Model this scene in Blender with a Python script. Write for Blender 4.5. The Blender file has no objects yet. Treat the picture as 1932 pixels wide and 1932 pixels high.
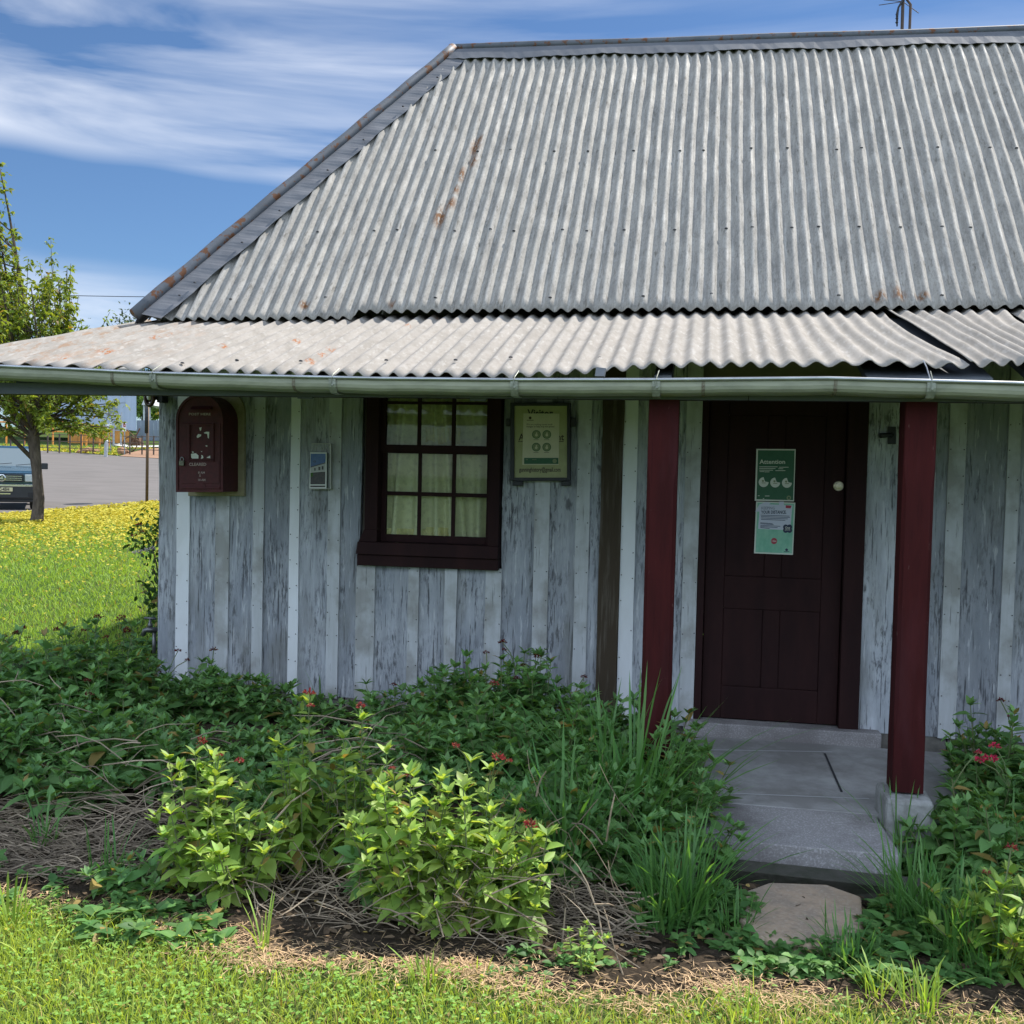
import bpy, bmesh, math, random
import numpy as np
from math import radians as R, sin, cos, pi
from mathutils import Vector, Matrix, Euler

sc = bpy.context.scene
COL = sc.collection
rng = np.random.default_rng(7)
random.seed(7)

# ------------------------------------------------------------------ camera
F = 1932.0                       # focal length in the 1932-unit measuring frame
CAM = np.array([0.0, -6.3, 1.65])
YAW, PITCH, ROLL = R(10.5), R(-2.0), R(1.3)
cd = bpy.data.cameras.new('camera'); cd.sensor_width = 36; cd.lens = 36.0
cd.clip_start = 0.05; cd.clip_end = 3000
cam = bpy.data.objects.new('camera', cd); COL.objects.link(cam)
RM = Matrix.Rotation(YAW, 4, 'Z') @ Matrix.Rotation(pi/2+PITCH, 4, 'X') @ Matrix.Rotation(ROLL, 4, 'Z')
cam.matrix_world = Matrix.Translation(CAM) @ RM
sc.camera = cam
M3 = np.array(RM.to_3x3())
FWD = np.array([-sin(YAW), cos(YAW), 0.0]); RGT = np.array([cos(YAW), sin(YAW), 0.0])

def ray(u, v): return M3 @ np.array([(u-966)/F, -(v-966)/F, -1.0])
def on_y(u, v, Y):
    d = ray(u, v); return CAM + d*(Y-CAM[1])/d[1]
def on_z(u, v, Z):
    d = ray(u, v); return CAM + d*(Z-CAM[2])/d[2]
def at(u, v, D): return CAM + ray(u, v)*D

# ------------------------------------------------------------------ sun and sky
SUN = np.array([0.42, 0.512, 0.880]); SUN /= np.linalg.norm(SUN)
SUN_EL = math.asin(SUN[2]); SUN_AZ = math.atan2(SUN[0], SUN[1])
sl = bpy.data.lights.new('sun', 'SUN'); sl.energy = 5.0; sl.angle = R(0.5); sl.color = (1.0, 0.95, 0.87)
so = bpy.data.objects.new('sun', sl); COL.objects.link(so)
so.rotation_euler = Vector(SUN).to_track_quat('Z', 'Y').to_euler(); so.location = (5, 15, 25)

w = bpy.data.worlds.new('World'); sc.world = w; w.use_nodes = True
nt = w.node_tree; nt.nodes.clear()
def N_(t, typ, **k):
    n = t.nodes.new(typ)
    for a, b in k.items():
        if a == 'inp':
            for i, val in b.items(): n.inputs[i].default_value = val
        else: setattr(n, a, b)
    return n
wo = N_(nt, 'ShaderNodeOutputWorld'); bg = N_(nt, 'ShaderNodeBackground'); bg.inputs[1].default_value = 0.07
sky = N_(nt, 'ShaderNodeTexSky', sky_type='NISHITA', sun_disc=False, sun_elevation=SUN_EL, sun_rotation=SUN_AZ,
         altitude=800, air_density=1.0, dust_density=0.1, ozone_density=4.0)
tc = N_(nt, 'ShaderNodeTexCoord')
mp = N_(nt, 'ShaderNodeMapping'); mp.inputs['Scale'].default_value = (1.5, 1.5, 13.0); mp.inputs['Rotation'].default_value = (0.02, 0.06, 0.3)
nz = N_(nt, 'ShaderNodeTexNoise'); nz.inputs['Scale'].default_value = 1.5; nz.inputs['Detail'].default_value = 6; nz.inputs['Roughness'].default_value = 0.52; nz.inputs['Distortion'].default_value = 0.5
sep = N_(nt, 'ShaderNodeSeparateXYZ')
band = N_(nt, 'ShaderNodeValToRGB')
el = band.color_ramp.elements
el[0].position = 0.0; el[0].color = (.9,)*3+(1,)
el[1].position = 1.0; el[1].color = (.10,)*3+(1,)
for p, c in ((0.10,.85),(0.15,.62),(0.185,.0),(0.262,.0),(0.285,.80),(0.315,.95),(0.338,.40),(0.372,.80),(0.405,.45),(0.46,.30)):
    e = band.color_ramp.elements.new(p); e.color = (c, c, c, 1)
mr = N_(nt, 'ShaderNodeMapRange'); mr.inputs[1].default_value = 0.37; mr.inputs[2].default_value = 0.60
mu = N_(nt, 'ShaderNodeMath', operation='MULTIPLY')
mu2 = N_(nt, 'ShaderNodeMath', operation='MULTIPLY'); mu2.inputs[1].default_value = 0.85
mx = N_(nt, 'ShaderNodeMixRGB'); mx.inputs[2].default_value = (9.8, 10.3, 11.3, 1)
L = nt.links.new
# the bands are bent a little by a slow noise so they do not run dead level
nzb = N_(nt, 'ShaderNodeTexNoise'); nzb.inputs['Scale'].default_value = 2.2; nzb.inputs['Detail'].default_value = 3
bend = N_(nt, 'ShaderNodeMath', operation='MULTIPLY_ADD'); bend.inputs[1].default_value = 0.07
L(tc.outputs['Generated'], nzb.inputs['Vector'])
L(tc.outputs['Generated'], mp.inputs[0]); L(mp.outputs[0], nz.inputs['Vector'])
L(tc.outputs['Generated'], sep.inputs[0]); L(nzb.outputs[0], bend.inputs[0])
sub = N_(nt, 'ShaderNodeMath', operation='SUBTRACT'); sub.inputs[1].default_value = 0.035
L(sep.outputs[2], sub.inputs[0]); L(sub.outputs[0], bend.inputs[2]); L(bend.outputs[0], band.inputs[0])
L(nz.outputs[0], mr.inputs[0]); L(mr.outputs[0], mu.inputs[0]); L(band.outputs[0], mu.inputs[1])
azf = N_(nt, 'ShaderNodeMapRange'); azf.inputs[1].default_value = -.28; azf.inputs[2].default_value = -.02; azf.inputs[3].default_value = 1.0; azf.inputs[4].default_value = .30; L(sep.outputs[0], azf.inputs[0])
mua = N_(nt, 'ShaderNodeMath', operation='MULTIPLY'); L(mu.outputs[0], mua.inputs[0]); L(azf.outputs[0], mua.inputs[1]); L(mua.outputs[0], mu2.inputs[0])
# bright cloud bank added out of view opposite the sun, as fill light
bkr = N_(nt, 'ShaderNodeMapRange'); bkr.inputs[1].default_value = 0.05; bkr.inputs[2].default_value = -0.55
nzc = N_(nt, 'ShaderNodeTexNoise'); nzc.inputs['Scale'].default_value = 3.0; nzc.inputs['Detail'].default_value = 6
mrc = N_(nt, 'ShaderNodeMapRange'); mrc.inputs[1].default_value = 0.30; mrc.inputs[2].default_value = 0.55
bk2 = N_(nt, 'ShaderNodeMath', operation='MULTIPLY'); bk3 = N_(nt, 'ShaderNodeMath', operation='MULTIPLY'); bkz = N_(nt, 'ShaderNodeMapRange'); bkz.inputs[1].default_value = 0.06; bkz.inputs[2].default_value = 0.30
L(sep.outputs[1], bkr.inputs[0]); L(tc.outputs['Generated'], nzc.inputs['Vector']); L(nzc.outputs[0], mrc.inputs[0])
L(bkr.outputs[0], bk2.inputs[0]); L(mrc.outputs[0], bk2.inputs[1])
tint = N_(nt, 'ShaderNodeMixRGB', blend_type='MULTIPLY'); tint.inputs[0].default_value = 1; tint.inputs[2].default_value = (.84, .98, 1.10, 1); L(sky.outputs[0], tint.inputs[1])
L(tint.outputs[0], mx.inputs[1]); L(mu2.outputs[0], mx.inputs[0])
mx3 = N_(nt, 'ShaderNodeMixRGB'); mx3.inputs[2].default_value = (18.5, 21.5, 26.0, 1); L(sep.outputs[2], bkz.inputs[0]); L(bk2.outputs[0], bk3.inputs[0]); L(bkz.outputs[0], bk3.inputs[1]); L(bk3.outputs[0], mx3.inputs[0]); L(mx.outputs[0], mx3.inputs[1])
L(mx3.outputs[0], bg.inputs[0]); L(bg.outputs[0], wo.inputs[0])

sc.view_settings.view_transform = 'Standard'; sc.view_settings.look = 'None'
sc.view_settings.exposure = 0.6; sc.view_settings.gamma = 1.0
sc.cycles.max_bounces = 8; sc.cycles.transparent_max_bounces = 12

# ------------------------------------------------------------------ materials
MATS = {}
def pmat(name, col, rough=.6, metal=0., spec=.4, var=None, vscale=(1,1,1), vlow=.35, vhigh=.65, bump=None, bscale=None, isl=0., extra=None):
    """Principled material; var = second colour mixed in by stretched noise, bump = (strength, distance)."""
    if name in MATS: return MATS[name]
    m = bpy.data.materials.new(name); m.use_nodes = True; t = m.node_tree; b = t.nodes['Principled BSDF']
    b.inputs['Roughness'].default_value = rough; b.inputs['Metallic'].default_value = metal
    b.inputs['Specular IOR Level'].default_value = spec
    lk = t.links.new; co = None
    tcn = N_(t, 'ShaderNodeTexCoord')
    rgb = N_(t, 'ShaderNodeRGB'); rgb.outputs[0].default_value = tuple(col)+(1,); cur = rgb.outputs[0]
    if var is not None:
        mpn = N_(t, 'ShaderNodeMapping'); mpn.inputs['Scale'].default_value = vscale
        n = N_(t, 'ShaderNodeTexNoise'); n.inputs['Scale'].default_value = 1; n.inputs['Detail'].default_value = 6; n.inputs['Roughness'].default_value = .65
        r = N_(t, 'ShaderNodeMapRange'); r.inputs[1].default_value = vlow; r.inputs[2].default_value = vhigh
        mxn = N_(t, 'ShaderNodeMixRGB'); mxn.inputs[2].default_value = tuple(var)+(1,)
        lk(tcn.outputs['Object'], mpn.inputs[0]); lk(mpn.outputs[0], n.inputs['Vector']); lk(n.outputs[0], r.inputs[0])
        lk(r.outputs[0], mxn.inputs[0]); lk(cur, mxn.inputs[1]); cur = mxn.outputs[0]
    if isl:
        g = N_(t, 'ShaderNodeNewGeometry'); hs = N_(t, 'ShaderNodeHueSaturation')
        r2 = N_(t, 'ShaderNodeMapRange'); r2.inputs[3].default_value = 1-isl; r2.inputs[4].default_value = 1+isl
        lk(g.outputs['Random Per Island'], r2.inputs[0]); lk(r2.outputs[0], hs.inputs['Value']); lk(cur, hs.inputs['Color']); cur = hs.outputs[0]
    if bump:
        mpb = N_(t, 'ShaderNodeMapping'); mpb.inputs['Scale'].default_value = bscale or vscale
        nb = N_(t, 'ShaderNodeTexNoise'); nb.inputs['Scale'].default_value = 1; nb.inputs['Detail'].default_value = 5
        bp = N_(t, 'ShaderNodeBump'); bp.inputs['Strength'].default_value = bump[0]; bp.inputs['Distance'].default_value = bump[1]
        lk(tcn.outputs['Object'], mpb.inputs[0]); lk(mpb.outputs[0], nb.inputs['Vector']); lk(nb.outputs[0], bp.inputs['Height']); lk(bp.outputs[0], b.inputs['Normal'])
    if extra: cur = extra(t, tcn, cur, b) or cur
    lk(cur, b.inputs['Base Color'])
    MATS[name] = m; return m

def noise_mask(t, tcn, scale, lo, hi, detail=5, coord='Object', rough=.6):
    mpn = N_(t, 'ShaderNodeMapping'); mpn.inputs['Scale'].default_value = scale
    n = N_(t, 'ShaderNodeTexNoise'); n.inputs['Scale'].default_value = 1; n.inputs['Detail'].default_value = detail; n.inputs['Roughness'].default_value = rough
    r = N_(t, 'ShaderNodeMapRange'); r.inputs[1].default_value = lo; r.inputs[2].default_value = hi
    t.links.new(tcn.outputs[coord], mpn.inputs[0]); t.links.new(mpn.outputs[0], n.inputs['Vector']); t.links.new(n.outputs[0], r.inputs[0])
    return r.outputs[0]
def mixc(t, fac, cur, col):
    m = N_(t, 'ShaderNodeMixRGB'); m.inputs[2].default_value = tuple(col)+(1,)
    t.links.new(fac, m.inputs[0]); t.links.new(cur, m.inputs[1]); return m.outputs[0]
def mul(t, a, b):
    m = N_(t, 'ShaderNodeMath', operation='MULTIPLY'); t.links.new(a, m.inputs[0])
    if isinstance(b, float): m.inputs[1].default_value = b
    else: t.links.new(b, m.inputs[1])
    return m.outputs[0]

def leafmat(name, col, col2, trans=.45, isl=.3, rough=.5, spec=.35, tcol=None):
    """leaf: diffuse front with light passing through the blade"""
    if name in MATS: return MATS[name]
    m = bpy.data.materials.new(name); m.use_nodes = True; t = m.node_tree; b = t.nodes['Principled BSDF']; out = t.nodes['Material Output']
    b.inputs['Roughness'].default_value = rough; b.inputs['Specular IOR Level'].default_value = spec
    g = N_(t, 'ShaderNodeNewGeometry')
    mxn = N_(t, 'ShaderNodeMixRGB'); mxn.inputs[1].default_value = tuple(col)+(1,); mxn.inputs[2].default_value = tuple(col2)+(1,)
    hs = N_(t, 'ShaderNodeHueSaturation'); r2 = N_(t, 'ShaderNodeMapRange'); r2.inputs[3].default_value = 1-isl; r2.inputs[4].default_value = 1+isl
    wn = N_(t, 'ShaderNodeTexWhiteNoise', noise_dimensions='1D')
    lk = t.links.new
    old = N_(t, 'ShaderNodeMath', operation='GREATER_THAN'); old.inputs[1].default_value = .965; wn2 = N_(t, 'ShaderNodeTexWhiteNoise', noise_dimensions='1D'); sc2 = N_(t, 'ShaderNodeMath', operation='MULTIPLY'); sc2.inputs[1].default_value = 7.31
    t.links.new(g.outputs['Random Per Island'], sc2.inputs[0]); t.links.new(sc2.outputs[0], wn2.inputs['W']); t.links.new(wn2.outputs['Value'], old.inputs[0])
    mo = N_(t, 'ShaderNodeMixRGB'); mo.inputs[2].default_value = (.30, .22, .075, 1); t.links.new(old.outputs[0], mo.inputs[0]); t.links.new(mxn.outputs[0], mo.inputs[1])
    lk(g.outputs['Random Per Island'], mxn.inputs[0]); lk(g.outputs['Random Per Island'], wn.inputs['W'])
    lk(wn.outputs['Value'], r2.inputs[0]); lk(r2.outputs[0], hs.inputs['Value']); lk(mo.outputs[0], hs.inputs['Color']) if isl > .2 else lk(mxn.outputs[0], hs.inputs['Color'])
    tr = N_(t, 'ShaderNodeBsdfTranslucent'); hs2 = N_(t, 'ShaderNodeMixRGB', blend_type='MULTIPLY'); hs2.inputs[0].default_value = 1
    hs2.inputs[2].default_value = tuple(tcol or (1.5, 1.35, .6))+(1,)
    ms = N_(t, 'ShaderNodeMixShader'); ms.inputs[0].default_value = trans
    lk(hs.outputs[0], b.inputs['Base Color']); lk(hs.outputs[0], hs2.inputs[1]); lk(hs2.outputs[0], tr.inputs['Color'])
    lk(b.outputs[0], ms.inputs[1]); lk(tr.outputs[0], ms.inputs[2]); lk(ms.outputs[0], out.inputs[0])
    MATS[name] = m; return m

# --- building materials
def ex_slab(t, tcn, cur, b):
    big = noise_mask(t, tcn, (2.6, 2.6, 1.1), .45, .60, 5); cur = mixc(t, mul(t, big, .55), cur, (.21, .235, .27))
    patch_ = noise_mask(t, tcn, (6, 6, 1.7), .44, .58, 6)
    fleck = noise_mask(t, tcn, (52, 52, 11), .50, .60, 6, rough=.7); cur = mixc(t, mul(t, patch_, mul(t, fleck, .9)), cur, (.095, .10, .11))
    crack = noise_mask(t, tcn, (80, 80, 3.2), .585, .64, 7); cur = mixc(t, mul(t, crack, .8), cur, (.05, .052, .058))
    flake = noise_mask(t, tcn, (48, 48, 5), .60, .66, 6); cur = mixc(t, mul(t, flake, .55), cur, (.60, .62, .64))
    knot = noise_mask(t, tcn, (13, 13, 5), .68, .74, 3); cur = mixc(t, mul(t, knot, .7), cur, (.06, .06, .065))
    dirt = noise_mask(t, tcn, (3.5, 3.5, 1.2), .50, .68, 5); return mixc(t, mul(t, dirt, .5), cur, (.15, .15, .125))
M_SLAB = pmat('weathered_paint', (.40, .425, .455), .9, spec=.1, var=(.30, .32, .345), vscale=(14, 14, 1.8), vlow=.4, vhigh=.62, bump=(1.0, .012), bscale=(58, 58, 8), isl=.28, extra=ex_slab)
def ex_strip(t, tcn, cur, b):
    st = noise_mask(t, tcn, (4, 4, 3.2), .47, .62, 5)
    cur = mixc(t, mul(t, st, .6), cur, (.21, .205, .18)); cr = noise_mask(t, tcn, (70, 70, 4), .62, .68, 5); return mixc(t, mul(t, cr, .6), cur, (.12, .12, .115))
M_STRIP = pmat('painted_strip', (.48, .505, .525), .65, spec=.2, var=(.40, .42, .425), vscale=(20, 20, 2), bump=(.25, .002), bscale=(40, 40, 5), isl=.12, extra=ex_strip)
M_STRIPW = pmat('white_painted_strip', (.70, .73, .76), .45, spec=.4, var=(.62, .64, .65), vscale=(4, 4, 1.5), isl=.05)
M_DARKWOOD = pmat('bare_dark_timber', (.055, .042, .028), .85, spec=.2, var=(.12, .105, .085), vscale=(45, 45, 2.5), vlow=.52, vhigh=.72, bump=(.8, .006), bscale=(60, 60, 3))
M_MAROON = pmat('maroon_paint', (.029, .0125, .0125), .7, spec=.10, var=(.020, .0095, .0100), vscale=(9, 9, 2), bump=(.2, .002), bscale=(50, 50, 4))
def ex_post(t, tcn, cur, b):
    f = noise_mask(t, tcn, (40, 40, 3), .58, .68, 6); cur = mixc(t, mul(t, f, .6), cur, (.025, .007, .008)); c = noise_mask(t, tcn, (34, 34, 12), .68, .72, 5); cur = mixc(t, mul(t, c, .6), cur, (.17, .10, .09)); sc_ = noise_mask(t, tcn, (5, 5, 1.3), .5, .65, 4); return mixc(t, mul(t, sc_, .5), cur, (.062, .020, .024))
M_POST = pmat('maroon_post_paint', (.056, .0115, .0120), .75, spec=.06, var=(.036, .009, .0095), vscale=(8, 8, 1.5), bump=(.45, .004), bscale=(40, 40, 5), extra=ex_post)
M_CONC = pmat('worn_concrete', (.36, .36, .36), .9, spec=.15, var=(.22, .215, .21), vscale=(2.3, 2.3, 2.3), vlow=.42, vhigh=.62, bump=(.35, .004), bscale=(70, 70, 70))
def ex_speck(t, tcn, cur, b):
    s = noise_mask(t, tcn, (120, 120, 120), .52, .60, 3); cur = mixc(t, mul(t, s, .7), cur, (.42, .41, .42))
    s2 = noise_mask(t, tcn, (2.5, 2.5, 2.5), .45, .62, 5); return mixc(t, mul(t, s2, .6), cur, (.13, .115, .115))
M_CONCW = pmat('speckled_concrete', (.26, .25, .25), .9, spec=.15, bump=(.5, .006), bscale=(90, 90, 90), extra=ex_speck)
M_CONCD = pmat('mossy_concrete', (.085, .08, .07), .95, spec=.1, var=(.05, .055, .04), vscale=(9, 9, 9), bump=(.6, .01), bscale=(40, 40, 40))
def ex_stone(t, tcn, cur, b):
    s = noise_mask(t, tcn, (70, 70, 70), .52, .62, 4); cur = mixc(t, mul(t, s, .5), cur, (.46, .38, .30)); d = noise_mask(t, tcn, (16, 16, 16), .56, .66, 5); return mixc(t, mul(t, d, .3), cur, (.16, .14, .11))
M_PAVER = pmat('sandstone_paver', (.43, .32, .23), .95, spec=.1, var=(.33, .26, .20), vscale=(7, 7, 7), vlow=.42, vhigh=.60, bump=(.5, .008), bscale=(45, 45, 45), extra=ex_stone)
M_CRACK = pmat('dark_joint', (.05, .05, .055), .95, spec=.05)
M_JOINT = pmat('pale_joint', (.42, .43, .44), .9, spec=.1)
M_WHITECONC = pmat('whitewashed_concrete', (.34, .345, .34), .9, spec=.1, var=(.20, .20, .19), vscale=(12, 12, 12), bump=(.6, .01), bscale=(30, 30, 30))
M_STONE = pmat('foundation_stone', (.20, .19, .17), .95, spec=.1, var=(.12, .115, .105), vscale=(6, 6, 6), bump=(.7, .02), bscale=(14, 14, 14))
M_FASCIA = pmat('grey_fascia', (.11, .125, .145), .7, spec=.3, var=(.08, .09, .10), vscale=(3, 3, 12))
M_GUTTER = pmat('pale_green_gutter', (.30, .31, .235), .5, metal=.1, spec=.4, var=(.20, .21, .16), vscale=(5, 20, 20), vlow=.42, vhigh=.7, bump=(.2, .003), bscale=(12, 12, 12))
M_BEAD = pmat('gutter_bead_metal', (.42, .44, .46), .35, metal=.8, var=(.3, .31, .32), vscale=(8, 8, 8))
M_DARK = pmat('black_paint', (.012, .013, .018), .5, spec=.4, var=(.02, .021, .026), vscale=(20, 20, 20))
M_INNER = pmat('inner_lining', (.20, .18, .15), .9, var=(.16, .145, .12), vscale=(3, 3, 3))
M_NAIL = pmat('nail_head', (.035, .035, .04), .6, metal=.3)
M_TARNISH = pmat('tarnished_nail', (.05, .045, .04), .7)

RUST_SPOTS = []   # (x, y, z, rx, rs) set below for the steep roof
def rust_spots(t, tcn, cur, spots, col, coord='Object', lo=.42, hi=.56):
    brk = noise_mask(t, tcn, (70, 25, 25), lo, hi, 4)
    for (x, y, z, rx, rs) in spots:
        vm = N_(t, 'ShaderNodeVectorMath', operation='SUBTRACT'); vm.inputs[1].default_value = (x, y, z)
        vs = N_(t, 'ShaderNodeVectorMath', operation='MULTIPLY'); vs.inputs[1].default_value = (1/rx, 1/rs, 1/rs)
        ln = N_(t, 'ShaderNodeVectorMath', operation='LENGTH')
        r = N_(t, 'ShaderNodeMapRange'); r.inputs[1].default_value = 1.0; r.inputs[2].default_value = .3
        lk = t.links.new
        lk(tcn.outputs[coord], vm.inputs[0]); lk(vm.outputs[0], vs.inputs[0]); lk(vs.outputs[0], ln.inputs[0]); lk(ln.outputs['Value'], r.inputs[0])
        cur = mixc(t, mul(t, r.outputs[0], brk), cur, col)
    return cur
MAIN_Y0, MAIN_Z0, RIDGE_Y, RIDGE_Z = -0.10, 2.665, 2.10, 5.168
RDZ = lambda x: -.0223*(x+2.1)     # the old ridge sags towards the right
SLOPE = (RIDGE_Z-MAIN_Z0)/(RIDGE_Y-MAIN_Y0)
def on_main(u, v):
    d = ray(u, v); n = np.array([0, -SLOPE, 1.0]); p0 = np.array([0, MAIN_Y0, MAIN_Z0]); return CAM + d*(np.dot(p0-CAM, n)/np.dot(d, n))
VER_Y1, VER_Z1 = -1.42, 2.155
def on_ver(u, v):
    n = np.array([0, -(2.64-VER_Z1)/(0-VER_Y1), 1.0]); p0 = np.array([0, 0, 2.64]); d = ray(u, v); return CAM + d*(np.dot(p0-CAM, n)/np.dot(d, n))

def ex_main(t, tcn, cur, b):
    lk = t.links.new
    # each sheet a touch different
    sp = N_(t, 'ShaderNodeSeparateXYZ'); lk(tcn.outputs['Object'], sp.inputs[0])
    fl = N_(t, 'ShaderNodeMath', operation='SNAP'); fl.inputs[1].default_value = .72; lk(sp.outputs[0], fl.inputs[0])
    wn = N_(t, 'ShaderNodeTexWhiteNoise', noise_dimensions='1D'); lk(fl.outputs[0], wn.inputs['W'])
    cur = mixc(t, mul(t, wn.outputs['Value'], .35), cur, (.24, .238, .235))
    streak = noise_mask(t, tcn, (38, 3.5, 3.5), .50, .70, 6); cur = mixc(t, mul(t, streak, .6), cur, (.50, .48, .445))
    dirt = noise_mask(t, tcn, (60, 9, 9), .58, .70, 5); cur = mixc(t, mul(t, dirt, .7), cur, (.10, .088, .072))
    spots = []
    for (u, v, rx, rs) in ((898, 275, .05, .16), (893, 305, .04, .12), (872, 330, .03, .12), (860, 360, .03, .07), (905, 262, .03, .08), (575, 575, .05, .05), (740, 572, .03, .05), (1697, 555, .05, .08), (1660, 560, .05, .07), (1740, 558, .05, .05), (850, 385, .05, .10), (830, 410, .06, .14)):
        p = on_main(u, v); spots.append((p[0], p[1], p[2], rx, rs))
    cur = rust_spots(t, tcn, cur, spots, (.17, .075, .028), lo=.36, hi=.50)
    rr = noise_mask(t, tcn, (9, 5, 5), .3, .7, 4)
    ro = N_(t, 'ShaderNodeMapRange'); ro.inputs[3].default_value = .6; ro.inputs[4].default_value = .9
    fleck = noise_mask(t, tcn, (120, 42, 42), .50, .62, 5); cur = mixc(t, mul(t, fleck, .35), cur, (.13, .125, .118)); fl2 = noise_mask(t, tcn, (90, 22, 22), .56, .66, 5); cur = mixc(t, mul(t, fl2, .5), cur, (.40, .385, .36))
    lk(rr, ro.inputs[0]); lk(ro.outputs[0], b.inputs['Roughness'])
    return cur
M_ROOF = pmat('galvanised_iron', (.365, .342, .305), .8, metal=.0, spec=.12, var=(.245, .232, .212), vscale=(16, 4, 4), vlow=.38, vhigh=.62, bump=(.3, .004), bscale=(14, 7, 7), extra=ex_main)
def ex_ver(t, tcn, cur, b):
    lk = t.links.new
    sp = N_(t, 'ShaderNodeSeparateXYZ'); lk(tcn.outputs['Object'], sp.inputs[0])
    gx = N_(t, 'ShaderNodeMapRange'); gx.inputs[1].default_value = -2.6; gx.inputs[2].default_value = -3.9; lk(sp.outputs[0], gx.inputs[0])
    rust = noise_mask(t, tcn, (16, 5, 9), .50, .62, 6, rough=.7)
    cur = mixc(t, mul(t, mul(t, rust, gx.outputs[0]), .75), cur, (.27, .15, .075))
    ge = N_(t, 'ShaderNodeMapRange'); ge.inputs[1].default_value = -3.70; ge.inputs[2].default_value = -3.80
    lk(sp.outputs[0], ge.inputs[0])
    st = noise_mask(t, tcn, (7, 2, 4), .55, .75, 5); cur = mixc(t, mul(t, st, .5), cur, (.24, .225, .20))
    ml = noise_mask(t, tcn, (55, 18, 30), .48, .62, 5); cur = mixc(t, mul(t, ml, .35), cur, (.235, .21, .18)); ml2 = noise_mask(t, tcn, (40, 12, 20), .56, .68, 5); cur = mixc(t, mul(t, ml2, .45), cur, (.45, .43, .40))
    spots = []
    for (u, v, rx, rs) in ((633, 658, .06, .07), (612, 668, .05, .05), (585, 680, .05, .05), (560, 645, .05, .05), (800, 592, .06, .05), (300, 640, .08, .08), (330, 632, .06, .06), (200, 668, .08, .08), (130, 680, .07, .07), (60, 690, .08, .06), (820, 600, .05, .05), (765, 617, .05, .06), (420, 655, .05, .05)):
        p = on_ver(u, v); spots.append((p[0], p[1], p[2], rx, rs))
    cur = rust_spots(t, tcn, cur, spots, (.30, .11, .035), lo=.46, hi=.60)
    return cur
M_VER = pmat('oxidised_white_iron', (.325, .300, .272), .85, metal=.0, spec=.12, var=(.255, .235, .21), vscale=(10, 5, 6), vlow=.4, vhigh=.65, bump=(.25, .003), bscale=(25, 12, 18), extra=ex_ver)
def ex_cap(t, tcn, cur, b):
    r = noise_mask(t, tcn, (14, 14, 14), .54, .60, 6); cur = mixc(t, r, cur, (.13, .055, .025)); return cur
M_CAPR = pmat('rusty_capping', (.125, .135, .155), .6, metal=.1, spec=.25, var=(.085, .095, .11), vscale=(5, 5, 5), extra=ex_cap)
M_CAP = pmat('lead_grey_capping', (.165, .17, .185), .65, metal=.1, spec=.2, var=(.115, .12, .135), vscale=(4, 4, 4), bump=(.3, .006), bscale=(10, 10, 10))

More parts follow.
